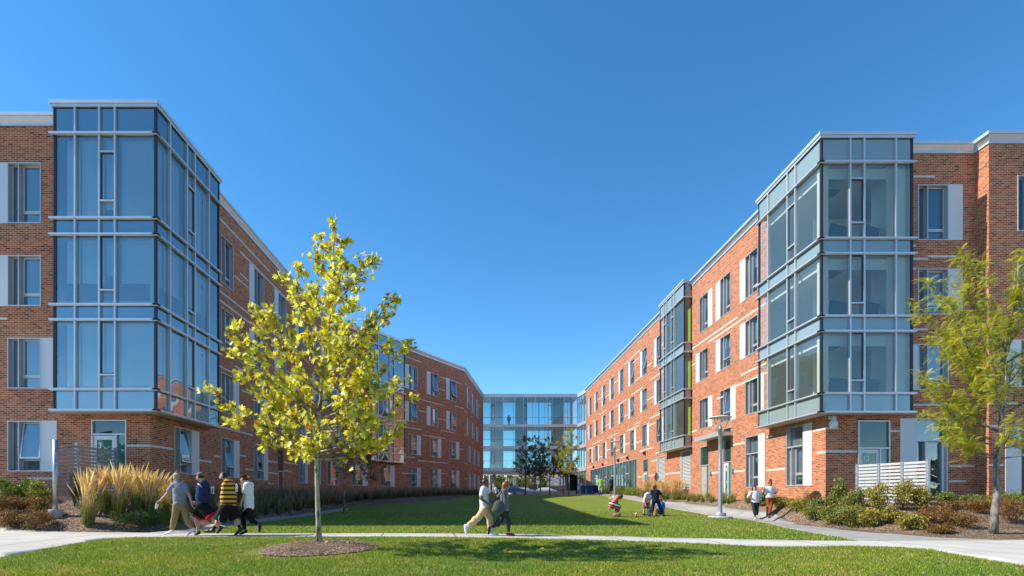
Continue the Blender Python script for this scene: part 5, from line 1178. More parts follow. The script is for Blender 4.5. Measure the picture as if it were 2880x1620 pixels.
def lawn_blades(name, poly, x0, x1, y0, y1, dens, h, wid, label):
    n = int((x1 - x0) * (y1 - y0) * dens); x = rs.uniform(x0, x1, n); y = rs.uniform(y0, y1, n)
    # thin out with distance
    keep = rs.uniform(0, 1, n) < np.clip((y0 + 1.5) / y, 0, 1) ** 1.3
    keep &= np.abs(x - 0.06 * y) < .97 * y + 1.0
    keep &= in_poly(x, y, poly) & (np.hypot((x + 3.46) / 1.27, (y - 11.14) / 1.72) > 1)
    x, y = x[keep], y[keep]; n = len(x); z = G(x, y) + .01
    az = rs.uniform(0, 2 * np.pi, n); hh = h * rs.uniform(.5, 1.3, n); ln = rs.normal(0, .5, (2, n)) * hh
    pt = np.sin(x * 1.7 + np.sin(y * 1.3) * 2) * .5 + np.sin(x * .6 - y * .9) * .5
    c = palette([(.15, .235, .02), (.24, .32, .035), (.37, .40, .08), (.50, .42, .17)], [5, 5, 2.4, .8], n, .22)
    ps = np.sin(x * 3.1 + 2 * np.sin(y * 2.3)) * np.sin(y * 3.7 + 1.5 * np.sin(x * 1.9)); st = (ps > .55) & (rs.uniform(0, 1, n) < .32)
    c[st] = palette([(.55, .44, .18), (.46, .36, .14)], [1, 1], int(st.sum()), .12)
    c[:, 0] *= 1 + .2 * pt; c[:, 1] *= 1 + .07 * pt
    wx, wy = np.cos(az) * wid / 2, np.sin(az) * wid / 2
    V = np.stack([np.stack([x - wx, y - wy, z], -1), np.stack([x + wx, y + wy, z], -1), np.stack([x + ln[0], y + ln[1], z + hh], -1)], 1).reshape(-1, 3)
    Fc = np.arange(3 * n).reshape(-1, 3)
    tag(link(name, np_mesh(name, V, Fc, M['blade'], np.repeat(c, 3, 0))), label, 'grass', kind='stuff')
n = 150; x = -3.46 + rs.normal(1.2, 2.6, n); y = 11.2 + rs.normal(0, 1.3, n)
V, Fc, C = scatter(*STAR, np.stack([x, y, G(x, y) + .045], -1), rotm(n, .3), rs.uniform(.05, .11, n), palette([(.45, .22, .05), (.50, .40, .10), (.30, .12, .03)], [3, 3, 2], n))
tag(link('fallen_leaves', np_mesh('fallen_leaves', V, Fc, M['leaf'], C)), 'scattered fallen leaves on the grass around the plane tree', 'leaves', kind='stuff')
lawn_blades('lawn_grass', LP1, -10, 10, 6.8, 14.5, 2600, .045, .012, 'short mown turf of the front lawn')
lawn_blades('lawn_grass', LP2, -10, 12, 13.0, 30, 420, .05, .022, 'short mown turf of the lawn behind the path')
# ------------------------------------------------------------------ people (continuous bodies from smooth distance fields)
def nrm(v): v = np.asarray(v, float); return v / (np.linalg.norm(v) + 1e-9)
def f_caps(Pn, a, b, ra, rb, cut=None):
    a = np.asarray(a, float); ba = np.asarray(b, float) - a; pa = Pn - a
    h = np.clip((pa @ ba) / (ba @ ba + 1e-9), 0, 1)
    d = np.linalg.norm(pa - h[..., None] * ba, axis=-1) - (ra + (rb - ra) * h)
    return d if cut is None else np.maximum(d, (pa - ba) @ (ba / (np.linalg.norm(ba) + 1e-9)))
def f_ell(Pn, c, ax, r):
    q = (Pn - c) @ np.asarray(ax).T / np.asarray(r); k = np.linalg.norm(q, axis=-1)
    return (k - 1) * min(r)
def smin(a, b, k): h = np.clip(.5 + .5 * (b - a) / k, 0, 1); return b + (a - b) * h - k * h * (1 - h)
def surface(fn, lo, hi, h):
    "surface nets"
    lo = np.asarray(lo, float) - 2 * h; hi = np.asarray(hi, float) + 2 * h; n = np.ceil((hi - lo) / h).astype(int) + 1
    g_ = [lo[i] + np.arange(n[i]) * h for i in range(3)]
    D = fn(np.stack(np.meshgrid(*g_, indexing='ij'), -1)); S = D < 0
    acc = np.zeros((*(n - 1), 3)); cnt = np.zeros(n - 1)
    for ax in range(3):
        for o1 in (0, 1):
            for o2 in (0, 1):
                s0 = [None] * 3; s1 = [None] * 3; oth = [i for i in range(3) if i != ax]
                s0[ax] = slice(0, n[ax] - 1); s1[ax] = slice(1, n[ax])
                for o_, i in zip((o1, o2), oth): s0[i] = s1[i] = slice(o_, n[i] - 1 + o_)
                a, b = D[tuple(s0)], D[tuple(s1)]; cr = (a < 0) != (b < 0); t = np.where(cr, a / np.where(cr, a - b, 1), 0)
                off = np.zeros((*a.shape, 3)); off[..., ax] = t; off[..., oth[0]] = o1; off[..., oth[1]] = o2
                acc += np.where(cr[..., None], off, 0); cnt += cr
    act = cnt > 0; idx = -np.ones(act.shape, int); idx[act] = np.arange(act.sum())
    ii = np.argwhere(act); V = lo + (ii + acc[act] / cnt[act][:, None]) * h
    Q = []
    for ax in range(3):
        u, v = [(1, 2), (2, 0), (0, 1)][ax]
        a = [slice(1, -1)] * 3; a[ax] = slice(0, -1); b = list(a); b[ax] = slice(1, None)
        A, B = S[tuple(a)], S[tuple(b)]; E_ = np.argwhere(A != B); off = np.array([1, 1, 1]); off[ax] = 0; E_ = E_ + off
        fl = A[A != B]; eu = np.zeros(3, int); eu[u] = 1; ev = np.zeros(3, int); ev[v] = 1
        q = np.stack([idx[tuple((E_ - eu - ev).T)], idx[tuple((E_ - ev).T)], idx[tuple(E_.T)], idx[tuple((E_ - eu).T)]], -1)
        q[~fl] = q[~fl][:, ::-1]; Q.append(q)
    return V, np.concatenate(Q)
def field(prims, k=.03, cuts=()):
    def fn(Pn):
        d = None
        for p in prims:
            e = f_caps(Pn, *p[1:]) if p[0] == 'c' else f_ell(Pn, *p[1:])
            d = e if d is None else smin(d, e, k)
        for c in cuts: d = np.maximum(d, c(Pn))
        return d
    return fn
def bounds(prims):
    lo, hi = np.full(3, 1e9), np.full(3, -1e9)
    for p in prims:
        if p[0] == 'c': r = max(p[3], p[4]); pts = np.array([p[1], p[2]])
        else: r = max(p[3]); pts = np.array([p[1]])
        lo = np.minimum(lo, pts.min(0) - r); hi = np.maximum(hi, pts.max(0) + r)
    return lo, hi
def sdf_obj(name, prims, m, parent, h=.016, k=.03, cuts=()):
    V, Q = surface(field(prims, k, cuts), *bounds(prims), h)
    return link(name, np_mesh(name, V, Q, m, smooth=True), parent)
def skin_mat(name, c):
    m, nt, out = mat(name); p = N(nt, 'BsdfPrincipled'); p.inputs['Base Color'].default_value = (*c, 1); p.inputs['Roughness'].default_value = .5
    p.inputs['Subsurface Weight'].default_value = .12; p.inputs['Subsurface Radius'].default_value = (.02, .008, .004); L(nt, p.outputs[0], out.inputs[0]); return m
SK = {'pale': skin_mat('skin_pale', (.58, .33, .24)), 'tan': skin_mat('skin_tan', (.45, .24, .16)), 'brown': skin_mat('skin_brown', (.22, .10, .06)), 'dark': skin_mat('skin_dark', (.11, .05, .032))}
def cloth(name, c, r=.85): return simple(name, c, r, var=.14, vscale=9, spec=.2, bump=.25, bscale=25)
EYE = simple('eye', (.03, .02, .015), .3, var=0); LIP = simple('lips', (.30, .10, .08), .5, var=0)
def hand_prims(W, d, side, curl, s=1.0):
    """five fingers on a palm. W wrist, d palm direction, side = direction of the thumb"""
    d = nrm(d); side = nrm(side - d * np.dot(side, d)); up = np.cross(side, d)     # up: back of hand
    pr = [('c', W - d * .03 * s, W + d * .03 * s, .024 * s, .026 * s), ('e', W + d * .055 * s, np.array([d, side, up]), (.052 * s, .041 * s, .018 * s))]
    for i, (o, l) in enumerate(((.030, .070), (.010, .080), (-.010, .074), (-.029, .058))):
        b = W + (d * .088 + side * o) * s; a1 = curl * .6; m_ = b + (d * math.cos(a1) - up * math.sin(a1)) * l * .5 * s
        a2 = curl * 1.5; t = m_ + (d * math.cos(a2) - up * math.sin(a2)) * l * .5 * s
        pr += [('c', b - d * .02 * s, b, .009 * s, .0092 * s), ('c', b, m_, .0092 * s, .0085 * s), ('c', m_, t, .0085 * s, .007 * s)]
    tb = W + (d * .03 + side * .03) * s; tm = tb + (d * .03 + side * .022 - up * .008) * s; tt = tm + (d * .03 + side * .004 - up * .014) * s
    pr += [('c', W + d * .02 * s, tb, .014 * s, .012 * s), ('c', tb, tm, .0115 * s, .010 * s), ('c', tm, tt, .010 * s, .008 * s)]
    return pr
def person(loc, J, face, skin, label, girth=1.0, group=None, female=False, curl=.8, hs=1.0, res=.016):
    """J: joints (world). shL shR elL elR wrL wrR hipL hipR knL knR anL anR toL toR neck head; face: direction the head looks"""
    loc = np.array(loc, float); J = {k: np.array(v, float) - loc for k, v in J.items()}
    F_ = nrm(face); lat = nrm(np.cross(F_, [0, 0, 1])) ; up = np.cross(lat, F_)
    J['head'] = J['head'] - up * .015; hc = J['head']; nk = J['neck']; sl, sr = J['shL'], J['shR']; hl, hr = J['hipL'], J['hipR']; pel = (hl + hr) / 2; ch = (sl + sr) / 2
    g = girth; tl = nrm(sr - sl); pl = nrm(hr - hl); ax = nrm(ch - pel); fw = np.cross(ax, tl)
    wa = pel + (ch - pel) * .42
    chest = ch - ax * .12
    TOR = [('c', sl + (sr - sl) * .08, sr - (sr - sl) * .08, .062, .062), ('e', chest, np.array([tl, fw, ax]), (.155 * g, .105 * g, .17)), ('e', wa, np.array([tl, fw, ax]), (.135 * g, .10 * g ** 1.4, .17)),
           ('e', pel, np.array([pl, np.cross(nrm(ax), pl), ax]), (.165 * g, .115 * g, .12)), ('c', ch - ax * .02, nk, .06, .05), ('c', sl * .6 + sr * .4, nk, .05, .045), ('c', sr * .6 + sl * .4, nk, .05, .045)]
    LEG = []
    for s_ in 'LR':
        LEG.append([('c', J['hip' + s_], J['kn' + s_], .085 * g, .056), ('c', J['kn' + s_], J['an' + s_], .055, .036), ('e', J['kn' + s_] + (J['an' + s_] - J['kn' + s_]) * .3, np.eye(3), (.056 * g, .056 * g, .11))])
    FEET = []
    for s_ in 'LR':
        an, to = J['an' + s_], J['to' + s_]; d = nrm(to - an); shin = nrm(an - J['kn' + s_]); heel = an + shin * .045 - nrm(to - an - shin * np.dot(to - an, shin)) * .035
        FEET.append((an, heel, to))
    ARM = [[('c', J['sh' + s_], J['el' + s_], .05 * (1 + .5 * (g - 1)), .040), ('c', J['el' + s_], J['wr' + s_], .039, .026)] for s_ in 'LR']
    body = TOR + LEG[0] + LEG[1] + ARM[0] + ARM[1] + [('c', nk, hc - up * .04, .052, .05)] + [('c', f_[0], f_[1] * .4 + f_[2] * .6, .03, .026) for f_ in FEET]
    body = [b if b[0] == 'c' else b for b in body]
    parts = [surface(field(body, .03), *bounds(body), res)]
    head = [('e', hc + up * .02 - F_ * .01, np.array([lat, F_, up]), (.076, .094, .100)), ('e', hc - up * .045 + F_ * .022, np.array([lat, F_, up]), (.056, .066, .072)),
            ('c', hc + F_ * .085 + up * .018, hc + F_ * .108 - up * .022, .010, .015), ('c', hc - lat * .077 - up * .0 + up * .02, hc - lat * .078 - up * .02, .012, .009), ('c', hc + lat * .077 + up * .02, hc + lat * .078 - up * .02, .012, .009),
            ('c', hc - lat * .018 + F_ * .085 - up * .052, hc + lat * .018 + F_ * .085 - up * .052, .008, .008), ('e', hc - up * .09 + F_ * .05, np.array([lat, F_, up]), (.025, .03, .022)), ('c', hc - up * .05, nk, .05, .052)]
    parts.append(surface(field(head, .018), *bounds(head), .009))
    for s_ in 'LR':
        fa = J['wr' + s_] - J['el' + s_]; hd = J.get('ha' + s_); d = nrm(hd - J['wr' + s_]) if hd is not None else nrm(fa)
        th = fw + .3 * tl * (1 if s_ == 'L' else -1)
        hp = hand_prims(J['wr' + s_] - d * .01, d, np.asarray(th) , curl, hs); parts.append(surface(field(hp, .006), *bounds(hp), .0058))
    V, Q = [], []; o = 0
    for v, q in parts: V.append(v); Q.append(q + o); o += len(v)
    r = link('person', np_mesh('person', np.concatenate(V), np.concatenate(Q), skin, smooth=True), None, tuple(loc)); tag(r, label, 'person', group)
    e = MB()
    for s_ in (-1, 1):
        c = hc + lat * s_ * .031 + F_ * .081 + up * .022; e.tube([tuple(c - lat * .011), tuple(c), tuple(c + lat * .011)], [.003, .007, .003], 6)
        c2 = c + up * .02 + F_ * .003; e.tube([tuple(c2 - lat * .016), tuple(c2 + lat * .016)], .0035, 5)
    e.build('eyes', EYE, r)
    e = MB(); c = hc + F_ * .092 - up * .05; e.tube([tuple(c - lat * .02), tuple(c), tuple(c + lat * .02)], [.003, .006, .003], 6); e.build('mouth', LIP, r)
    return r, dict(J=J, F=F_, lat=lat, up=up, hc=hc, nk=nk, TOR=TOR, LEG=LEG, FEET=FEET, ARM=ARM, ax=ax, tl=tl, fw=fw, pel=pel, ch=ch, g=g, res=res)
def infl(prims, d): return [(p[0], p[1], p[2], p[3] + d, p[4] + d) if p[0] == 'c' else (p[0], p[1], p[2], tuple(x + d for x in p[3])) for p in prims]
def below(pt, n): pt = np.array(pt); n = nrm(n); return lambda Pn: (Pn - pt) @ n
def top(r, b, m, hem=.06, sleeve=.55, loose=.018, neck=.0, name='shirt', sw=None):
    "hem: metres below the hip line; sleeve: fraction of the upper arm (or >1 into the forearm)"
    pr = infl(b['TOR'], loose); J = b['J']; ax = b['ax']
    g_ = b['g']; mid = b['ch'] * .42 + (b['pel'] - ax * hem) * .58; pr.append(('e', mid, np.array([b['tl'], b['fw'], ax]), (.165 * g_ + loose * .4, .118 * g_ ** 1.3 + loose * .4, .42)))
    for i, s_ in enumerate('LR'):
        sh, el, wr = J['sh' + s_], J['el' + s_], J['wr' + s_]; w0 = .062 + .5 * loose
        if sleeve <= 1: pr.append(('c', sh, sh + (el - sh) * (sleeve + .12), w0, (sw or .062) + .3 * loose, 1))
        else: pr += [('c', sh, el, w0, .05 + .3 * loose), ('c', el, el + (wr - el) * (sleeve - 1), .05 + .3 * loose, .036 + .3 * loose)]
    return sdf_obj(name, pr, m, r, b['res'], .03, [below(b['pel'] - ax * hem, -ax), below(b['nk'] - ax * neck, b['nk'] - b['ch'] + b['fw'] * .0)])
def bottoms(r, b, m, legf=1.0, loose=.012, waist=.08, name='trousers', flare=0.0, k=.025, shank=None):
    "legf 0..2: 1 = knee, 2 = ankle"
    J = b['J']; ax = b['ax']; pr = infl([b['TOR'][3]], loose); cuts = []
    for i, s_ in enumerate('LR'):
        hp, kn, an = J['hip' + s_], J['kn' + s_], J['an' + s_]
        if legf <= 1: pr.append(('c', hp, hp + (kn - hp) * (legf + .1), .09 * b['g'] + loose, .07 * b['g'] + loose + flare, 1))
        else:
            pr += [('c', hp, kn, .088 * b['g'] + loose, .06 + loose), ('c', kn, kn + (an - kn) * (legf - 1), .058 + loose, max(shank or .046, .04) + loose + flare, 1), ('e', kn + (an - kn) * .3, np.eye(3), (.064 + loose, .064 + loose, .13))]
    return sdf_obj(name, pr, m, r, b['res'], k, [below(b['pel'] + ax * waist, ax)])
def shoes(r, b, m, high=.0, w_=.04, sole=None):
    for an, heel, to in b['FEET']:
        d = nrm(to - heel); mid = heel + (to - heel) * .6
        pr = [('c', heel, mid, w_, w_ * .95), ('c', mid, to, w_ * .95, w_ * .72), ('c', an + (heel - an) * .3, heel + (mid - heel) * .35, w_ * .98, w_ * .95)]
        if high: kn = an - nrm(heel - an) * high; pr.append(('c', an, kn, w_ * 1.1, w_ * 1.12))
        sdf_obj('shoe', pr, m, r, .011, .02)
def socks(r, b, m, h=.12):
    for s_ in 'LR':
        an, kn = b['J']['an' + s_], b['J']['kn' + s_]; sdf_obj('sock', [('c', an, an + nrm(kn - an) * h, .043, .047)], m, r, .012)
def hair(r, b, m, kind='short'):
    hc, up, F_, lat = b['hc'], b['up'], b['F'], b['lat']
    pr = [('e', hc + up * .024 - F_ * .012, np.array([lat, F_, up]), (.084, .102, .106))]
    if kind == 'long': pr += [('c', hc - F_ * .06, hc - F_ * .085 - up * .2, .07, .06), ('c', hc - F_ * .09 - up * .18, hc - F_ * .10 - up * .36, .06, .03), ('c', hc - F_ * .02 - lat * .06, hc - up * .16 - lat * .07 - F_ * .02, .035, .025), ('c', hc - F_ * .02 + lat * .06, hc - up * .16 + lat * .07 - F_ * .02, .035, .025)]
    if kind == 'bun': pr += [('e', hc + up * .14 - F_ * .03, np.eye(3), (.055, .055, .045))]
    if kind == 'braid': pr += [('e', hc + up * .09 - F_ * .05, np.eye(3), (.05, .05, .04)), ('c', hc - F_ * .09, hc - F_ * .11 - up * .3, .035, .025), ('c', hc - F_ * .11 - up * .3, hc - F_ * .06 - up * .45, .025, .012)]
    if kind == 'bob': pr += [('c', hc - F_ * .02 - lat * .05, hc - up * .13 - lat * .06 + F_ * .02, .05, .045), ('c', hc - F_ * .02 + lat * .05, hc - up * .13 + lat * .06 + F_ * .02, .05, .045), ('c', hc - F_ * .06, hc - up * .12 - F_ * .05, .07, .06)]
    low = {'short': -.045, 'bun': -.06, 'braid': -.5, 'long': -.5, 'bob': -.2}[kind]
    fr = .02 if kind == 'short' else .045
    def face_cut(Pn):
        f_ = (Pn - hc) @ F_; u_ = (Pn - hc) @ up; return -np.maximum(fr - f_ - (u_ * .35), u_ - .062)
    return sdf_obj('hair', pr, m, r, .009, .015, [face_cut, lambda Pn: -((Pn - hc) @ up) + low])
def cap(r, b, m, brim=None, back=False, m2=None):
    hc, up, F_, lat = b['hc'], b['up'], b['F'], b['lat']; c = hc + up * .035 - F_ * .008
    o = sdf_obj('cap', [('e', c, np.array([lat, F_, up]), (.089, .107, .105))], m, r, .009, .01, [lambda Pn: -((Pn - c) @ (up + F_ * .12)) + .012])
    d = -F_ if back else F_; q = c + d * .09 + up * .012
    sdf_obj('cap_brim', [('e', q + d * .035, np.array([lat, d, up]), (.075, .08, .009))], m2 or m, r, .007, .01)
    return o
def mk(pts, Y, off, face, legs_off=None, Z=None):
    "joints measured on the photograph at distance Y; off: depth offsets"
    J = {}
    for k, (px, py) in pts.items(): J[k] = tuple(at(px, py, Y + off.get(k, 0)))
    return J
WALKY = 14.75
def ground_fix(J, names=('toL', 'toR')):
    zz = min(J[n][2] for n in names); x, y = J[names[0]][0], J[names[0]][1]; dz = g1(x, y) + .03 + .022 - zz
    return {k: (v[0], v[1], v[2] + dz) for k, v in J.items()}
def lr(d): return {k + s_: (-d if s_ == 'L' else d) for k in ('sh', 'el', 'wr', 'hip', 'kn', 'an', 'to', 'ha') for s_ in 'LR'}
def torso_depth(J, half_sh, half_hip): return J

def decal(r, b, s, size, m, dz, dist, name='number'):
    n = -b['fw'] * [1, 1, 0]; n = nrm(n); me = text_mesh(s, size, m, .003); xs_ = [v.co.x for v in me.vertices]; w_ = max(xs_)
    t = np.array([-n[1], n[0], 0]) ; c = b['ch'] - b['ax'] * .2 + np.array([0, 0, dz]) + n * dist - t * w_ / 2
    o = link(name, me, r, tuple(c)); o.rotation_euler = (0, 0, math.atan2(n[0], -n[1])); return o
def build(pts, Y, face, skin, label, body=None, sh=.17, hip=.09, extra=None, **kw):
    """L = the side nearer the camera when seen in profile"""
    off = {}
    for k in ('sh', 'el', 'wr', 'ha'): off[k + 'L'] = -sh; off[k + 'R'] = sh
    for k in ('hip', 'kn', 'an', 'to'): off[k + 'L'] = -hip; off[k + 'R'] = hip
    if extra: off.update(extra)
    J = mk(pts, Y, off, face); J = ground_fix(J)
    p0 = [(J['hipL'][0] + J['hipR'][0]) / 2, Y]; return person((p0[0], p0[1], g1(*p0)), J, face, skin, label, **kw)
grey_t = cloth('grey_tee', (.27, .27, .33)); khaki = cloth('khaki_cotton', (.36, .23, .10)); lightk = cloth('sand_cotton', (.58, .42, .24)); white_c = cloth('white_cotton', (.75, .75, .78)); blackc = cloth('black_cotton', (.012, .012, .014)); navy = cloth('navy_mesh', (.02, .035, .12))
charcoal = cloth('charcoal_denim', (.035, .038, .045)); white_s = simple('white_leather', (.72, .73, .75), .5); black_s = simple('black_leather', (.015, .015, .017), .5); darkhair = simple('dark_hair', (.018, .012, .01), .5, vscale=30); redhair = simple('auburn_hair', (.24, .07, .025), .5, var=.3, vscale=20); rust = cloth('rust_corduroy', (.30, .075, .02)); dnavy = cloth('dark_navy_cotton', (.012, .022, .06))
red = cloth('red_trim', (.60, .02, .03))
def stripes_mat():
    m, nt, out = mat('striped_jersey'); p = N(nt, 'BsdfPrincipled'); tc = N(nt, 'TexCoord').outputs['Object']
    s = N(nt, 'SeparateXYZ'); L(nt, tc, s.inputs[0]); wv = math_(nt, 'FRACT', math_(nt, 'MULTIPLY', s.outputs[2], 1 / .122))
    c = mixc(nt, math_(nt, 'GREATER_THAN', wv, .5), (.85, .36, .015), (.025, .018, .015)); L(nt, c, p.inputs['Base Color']); p.inputs['Roughness'].default_value = .8
    L(nt, p.outputs[0], out.inputs[0]); return m
# 1 man in grey t-shirt seen from behind
A = dict(head=(496, 1346), neck=(499, 1358), shL=(487, 1369), shR=(519, 1370), elL=(467, 1396), elR=(534, 1399), wrL=(451, 1412), wrR=(541, 1423), haL=(440, 1416), haR=(545, 1434), hipL=(498, 1424), hipR=(516, 1424), knL=(491, 1460), knR=(524, 1461), anL=(484, 1493), anR=(541, 1490), toL=(463, 1506), toR=(527, 1507))
r, b = build(A, WALKY, (-.3, .9, -.05), SK['pale'], 'man in grey t-shirt, khaki trousers and light cap walking with a white cup', sh=.05, hip=.06, extra={'elL': 0, 'wrL': -.05, 'haL': -.08, 'shR': .02, 'elR': 0, 'wrR': -.05, 'haR': -.06})
top(r, b, grey_t, hem=.02, sleeve=.55, loose=.022); bottoms(r, b, khaki, 1.95, .02); shoes(r, b, white_s); cap(r, b, simple('light_grey_felt', (.45, .44, .42), .9), back=False)
cupp = at(441, 1424, WALKY - .1)
f = MB(); f.lathe([(.001, -.07), (.03, -.07), (.042, .06), (.044, .07), (.001, .075)], n=18); o = f.build('cup', white_s); o.location = cupp; o.rotation_euler = (0, R(20), 0); tag(o, 'white cup in the hand of the man in the grey t-shirt', 'cup')
# 2 heavy man in navy jersey
A = dict(head=(562, 1343), neck=(570, 1356), shL=(566, 1367), shR=(580, 1366), elL=(566, 1400), elR=(556, 1398), wrL=(558, 1417), wrR=(552, 1415), haL=(566, 1424), haR=(546, 1420), hipL=(568, 1425), hipR=(578, 1425), knL=(598, 1459), knR=(556, 1461), anL=(618, 1486), anR=(557, 1498), toL=(612, 1502), toR=(549, 1506))
r, b = build(A, WALKY + .1, (-1, .1, -.05), SK['pale'], 'heavy man in navy number 12 jersey and black shorts with red hem', sh=.17, hip=.11, girth=1.48)
jr = top(r, b, navy, hem=.06, sleeve=.62, loose=.03, name='jersey', sw=.085); bottoms(r, b, blackc, .86, .03, flare=.03, name='shorts'); shoes(r, b, black_s)
J = b['J']
for s_ in 'LR':
    h_, k_ = J['hip' + s_], J['kn' + s_]; u_ = nrm(k_ - h_); e_ = h_ + (k_ - h_) * .97; sdf_obj('shorts_hem', [('c', h_ + (k_ - h_) * .6, e_, .162, .170, 1)], red, r, .014, .01, [below(e_ - u_ * .07, -u_)])
hair(r, b, darkhair); cap(r, b, simple('grey_cap', (.16, .16, .17), .9), back=True)
decal(r, b, '12', .30, M['num'], -.06, .235)
decal(r, b, '- - - -', .09, M['num'], .10, .20, name='lettering')
for dz, rr_ in ((0, .012),):
    f = MB(); a_ = J['shL']; f.tube([tuple(a_ + np.array([-.05, -.085, .03])), tuple(a_ + np.array([.02, -.095, -.02])), tuple(a_ + np.array([.06, -.09, -.07]))], .014, 6); f.build('sleeve_stripe', white_c, r)
# 3 heavy man in striped jersey
A = dict(head=(628, 1340), neck=(636, 1351), shL=(636, 1361), shR=(650, 1360), elL=(632, 1398), elR=(626, 1396), wrL=(624, 1420), wrR=(619, 1416), haL=(620, 1430), haR=(613, 1424), hipL=(637, 1428), hipR=(647, 1428), knL=(618, 1464), knR=(664, 1461), anL=(600, 1489), anR=(674, 1486), toL=(578, 1495), toR=(662, 1505))
r, b = build(A, WALKY - .1, (-1, -.15, 0), SK['pale'], 'heavy bearded man in black and orange striped jersey and black shorts', sh=.18, hip=.12, girth=1.47)
top(r, b, stripes_mat(), hem=.05, sleeve=.72, loose=.03, name='jersey', sw=.085); bottoms(r, b, blackc, .92, .035, flare=.035, name='shorts'); socks(r, b, blackc, .17); shoes(r, b, black_s, w_=.05); hair(r, b, darkhair)
J = b['J']; F_, up, lat, hc = b['F'], b['up'], b['lat'], b['hc']
sdf_obj('beard', [('e', hc - up * .07 + F_ * .03, np.array([lat, F_, up]), (.06, .062, .052))], simple('brown_beard', (.07, .04, .025), .8), r, .009, .01, [lambda Pn: ((Pn - hc) @ up) + .035])
f = MB(); 
decal(r, b, '8', .34, M['num'], -.04, .215)
f = MB(); q = J['wrL']; f.tube([tuple(q + np.array([0, -.03, -.06])), tuple(q + np.array([-.01, -.1, -.25])), tuple(q + np.array([-.03, -.12, -.4])), tuple(q + np.array([.0, -.1, -.55]))], .006, 5); o = f.build('earphone_cord', white_c); o.location = r.location; tag(o, 'thin white cord hanging from the hand of the man in the striped jersey', 'cord')
# 4 slim man in white tee
A = dict(head=(686, 1349), neck=(692, 1360), shL=(693, 1369), shR=(706, 1368), elL=(686, 1400), elR=(685, 1386), wrL=(678, 1419), wrR=(681, 1370), haL=(675, 1428), haR=(681, 1360), hipL=(700, 1427), hipR=(700, 1427), knL=(700, 1458), knR=(683, 1458), anL=(727, 1479), anR=(689, 1494), toL=(730, 1498), toR=(676, 1505))
r, b = build(A, WALKY + .25, (-1, 0, -.1), SK['pale'], 'slim man in white t-shirt, black trousers and backwards orange-brimmed cap, hand to face', sh=.16, hip=.08)
top(r, b, white_c, hem=.1, sleeve=.6, loose=.026, sw=.07); bottoms(r, b, blackc, 1.97, .008, shank=.036); shoes(r, b, black_s); hair(r, b, darkhair)
cap(r, b, blackc, back=True, m2=simple('orange_felt', (.75, .30, .03), .8)); J = b['J']
for k, (s_, t_) in enumerate(((.05, 'WCM'), (.028, 'UNIVERSITY'), (.028, 'CAMPUS'))):
    decal(r, b, ('- - - -', '- -', '- - - -')[k], s_ * 1.2, simple('green_ink', (.03, .12, .09), .8), .12 - .075 * k, .145, name='lettering')
# 5 couple
CY = 14.75
A = dict(head=(1366, 1356), neck=(1362, 1367), shL=(1359, 1374), shR=(1364, 1373), elL=(1353, 1401), elR=(1380, 1392), wrL=(1373, 1415), wrR=(1391, 1384), haL=(1382, 1421), haR=(1394, 1377), hipL=(1362, 1431), hipR=(1362, 1431), knL=(1343, 1457), knR=(1378, 1457), anL=(1315, 1477), anR=(1378, 1490), toL=(1311, 1499), toR=(1400, 1501))
r, b = build(A, CY + .1, (1, .05, -.05), SK['brown'], 'man in white polo and sand trousers striding beside the red-haired woman', sh=.17, hip=.09)
top(r, b, white_c, hem=.06, sleeve=.6, loose=.024, sw=.07, name='polo'); bottoms(r, b, lightk, 1.9, .026); shoes(r, b, white_s, high=.05, w_=.045); hair(r, b, darkhair)
q = at(1394, 1378, CY + .22); o = None
sdf = [('e', np.array([0, 0, .03]), np.eye(3), (.045, .03, .05)), ('e', np.array([.01, 0, -.05]), np.eye(3), (.028, .02, .06))]
V, Q = surface(field(sdf, .02), *bounds(sdf), .01); o = link('paper_bag', np_mesh('paper_bag', V, Q, white_c, smooth=True), None, tuple(q)); tag(o, 'crumpled white bag held up by the man in the white polo', 'bag')
A = dict(head=(1424, 1366), neck=(1420, 1377), shL=(1419, 1384), shR=(1418, 1384), elL=(1422, 1409), elR=(1396, 1405), wrL=(1424, 1430), wrR=(1384, 1417), haL=(1424, 1441), haR=(1380, 1421), hipL=(1420, 1437), hipR=(1420, 1437), knL=(1430, 1466), knR=(1409, 1467), anL=(1430, 1498), anR=(1383, 1486), toL=(1446, 1507), toR=(1374, 1503))
r, b = build(A, CY - .1, (1, .35, -.05), SK['tan'], 'red-haired woman in grey cardigan and black jeans holding his hand', sh=.14, hip=.08, female=True)
top(r, b, cloth('grey_wool', (.13, .13, .14)), hem=.02, sleeve=1.93, loose=.016, name='cardigan'); bottoms(r, b, charcoal, 1.97, .004, shank=.034); shoes(r, b, black_s); hair(r, b, redhair, 'long')
J = b['J']; sdf_obj('denim_vest', infl([b['TOR'][1], b['TOR'][2]], .024), cloth('light_denim', (.24, .36, .45)), r, .014, .03, [below(b['ch'] + b['tl'] * 0 + np.array([.02, 0, 0]), (-1, 0, 0))])
e = empty('shoulder_bag', tuple(at(1403, 1425, CY - .25)), label='grey fabric shoulder bag hanging behind the red-haired woman', cat='bag')
V, Q = surface(field([('e', np.array([0, 0, 0]), np.eye(3), (.15, .07, .19)), ('e', np.array([-.03, 0, -.1]), np.eye(3), (.17, .07, .10))], .05), (-.22, -.1, -.22), (.22, .1, .22), .016)
link('body', np_mesh('bag_body', V, Q, cloth('grey_canvas', (.10, .10, .105)), smooth=True), e)
f = MB(); f.tube([(-.08, 0, .14), (.02, 0, .33), (.1, 0, .45), (.16, .02, .46)], .014, 6); f.build('strap', blackc, e)
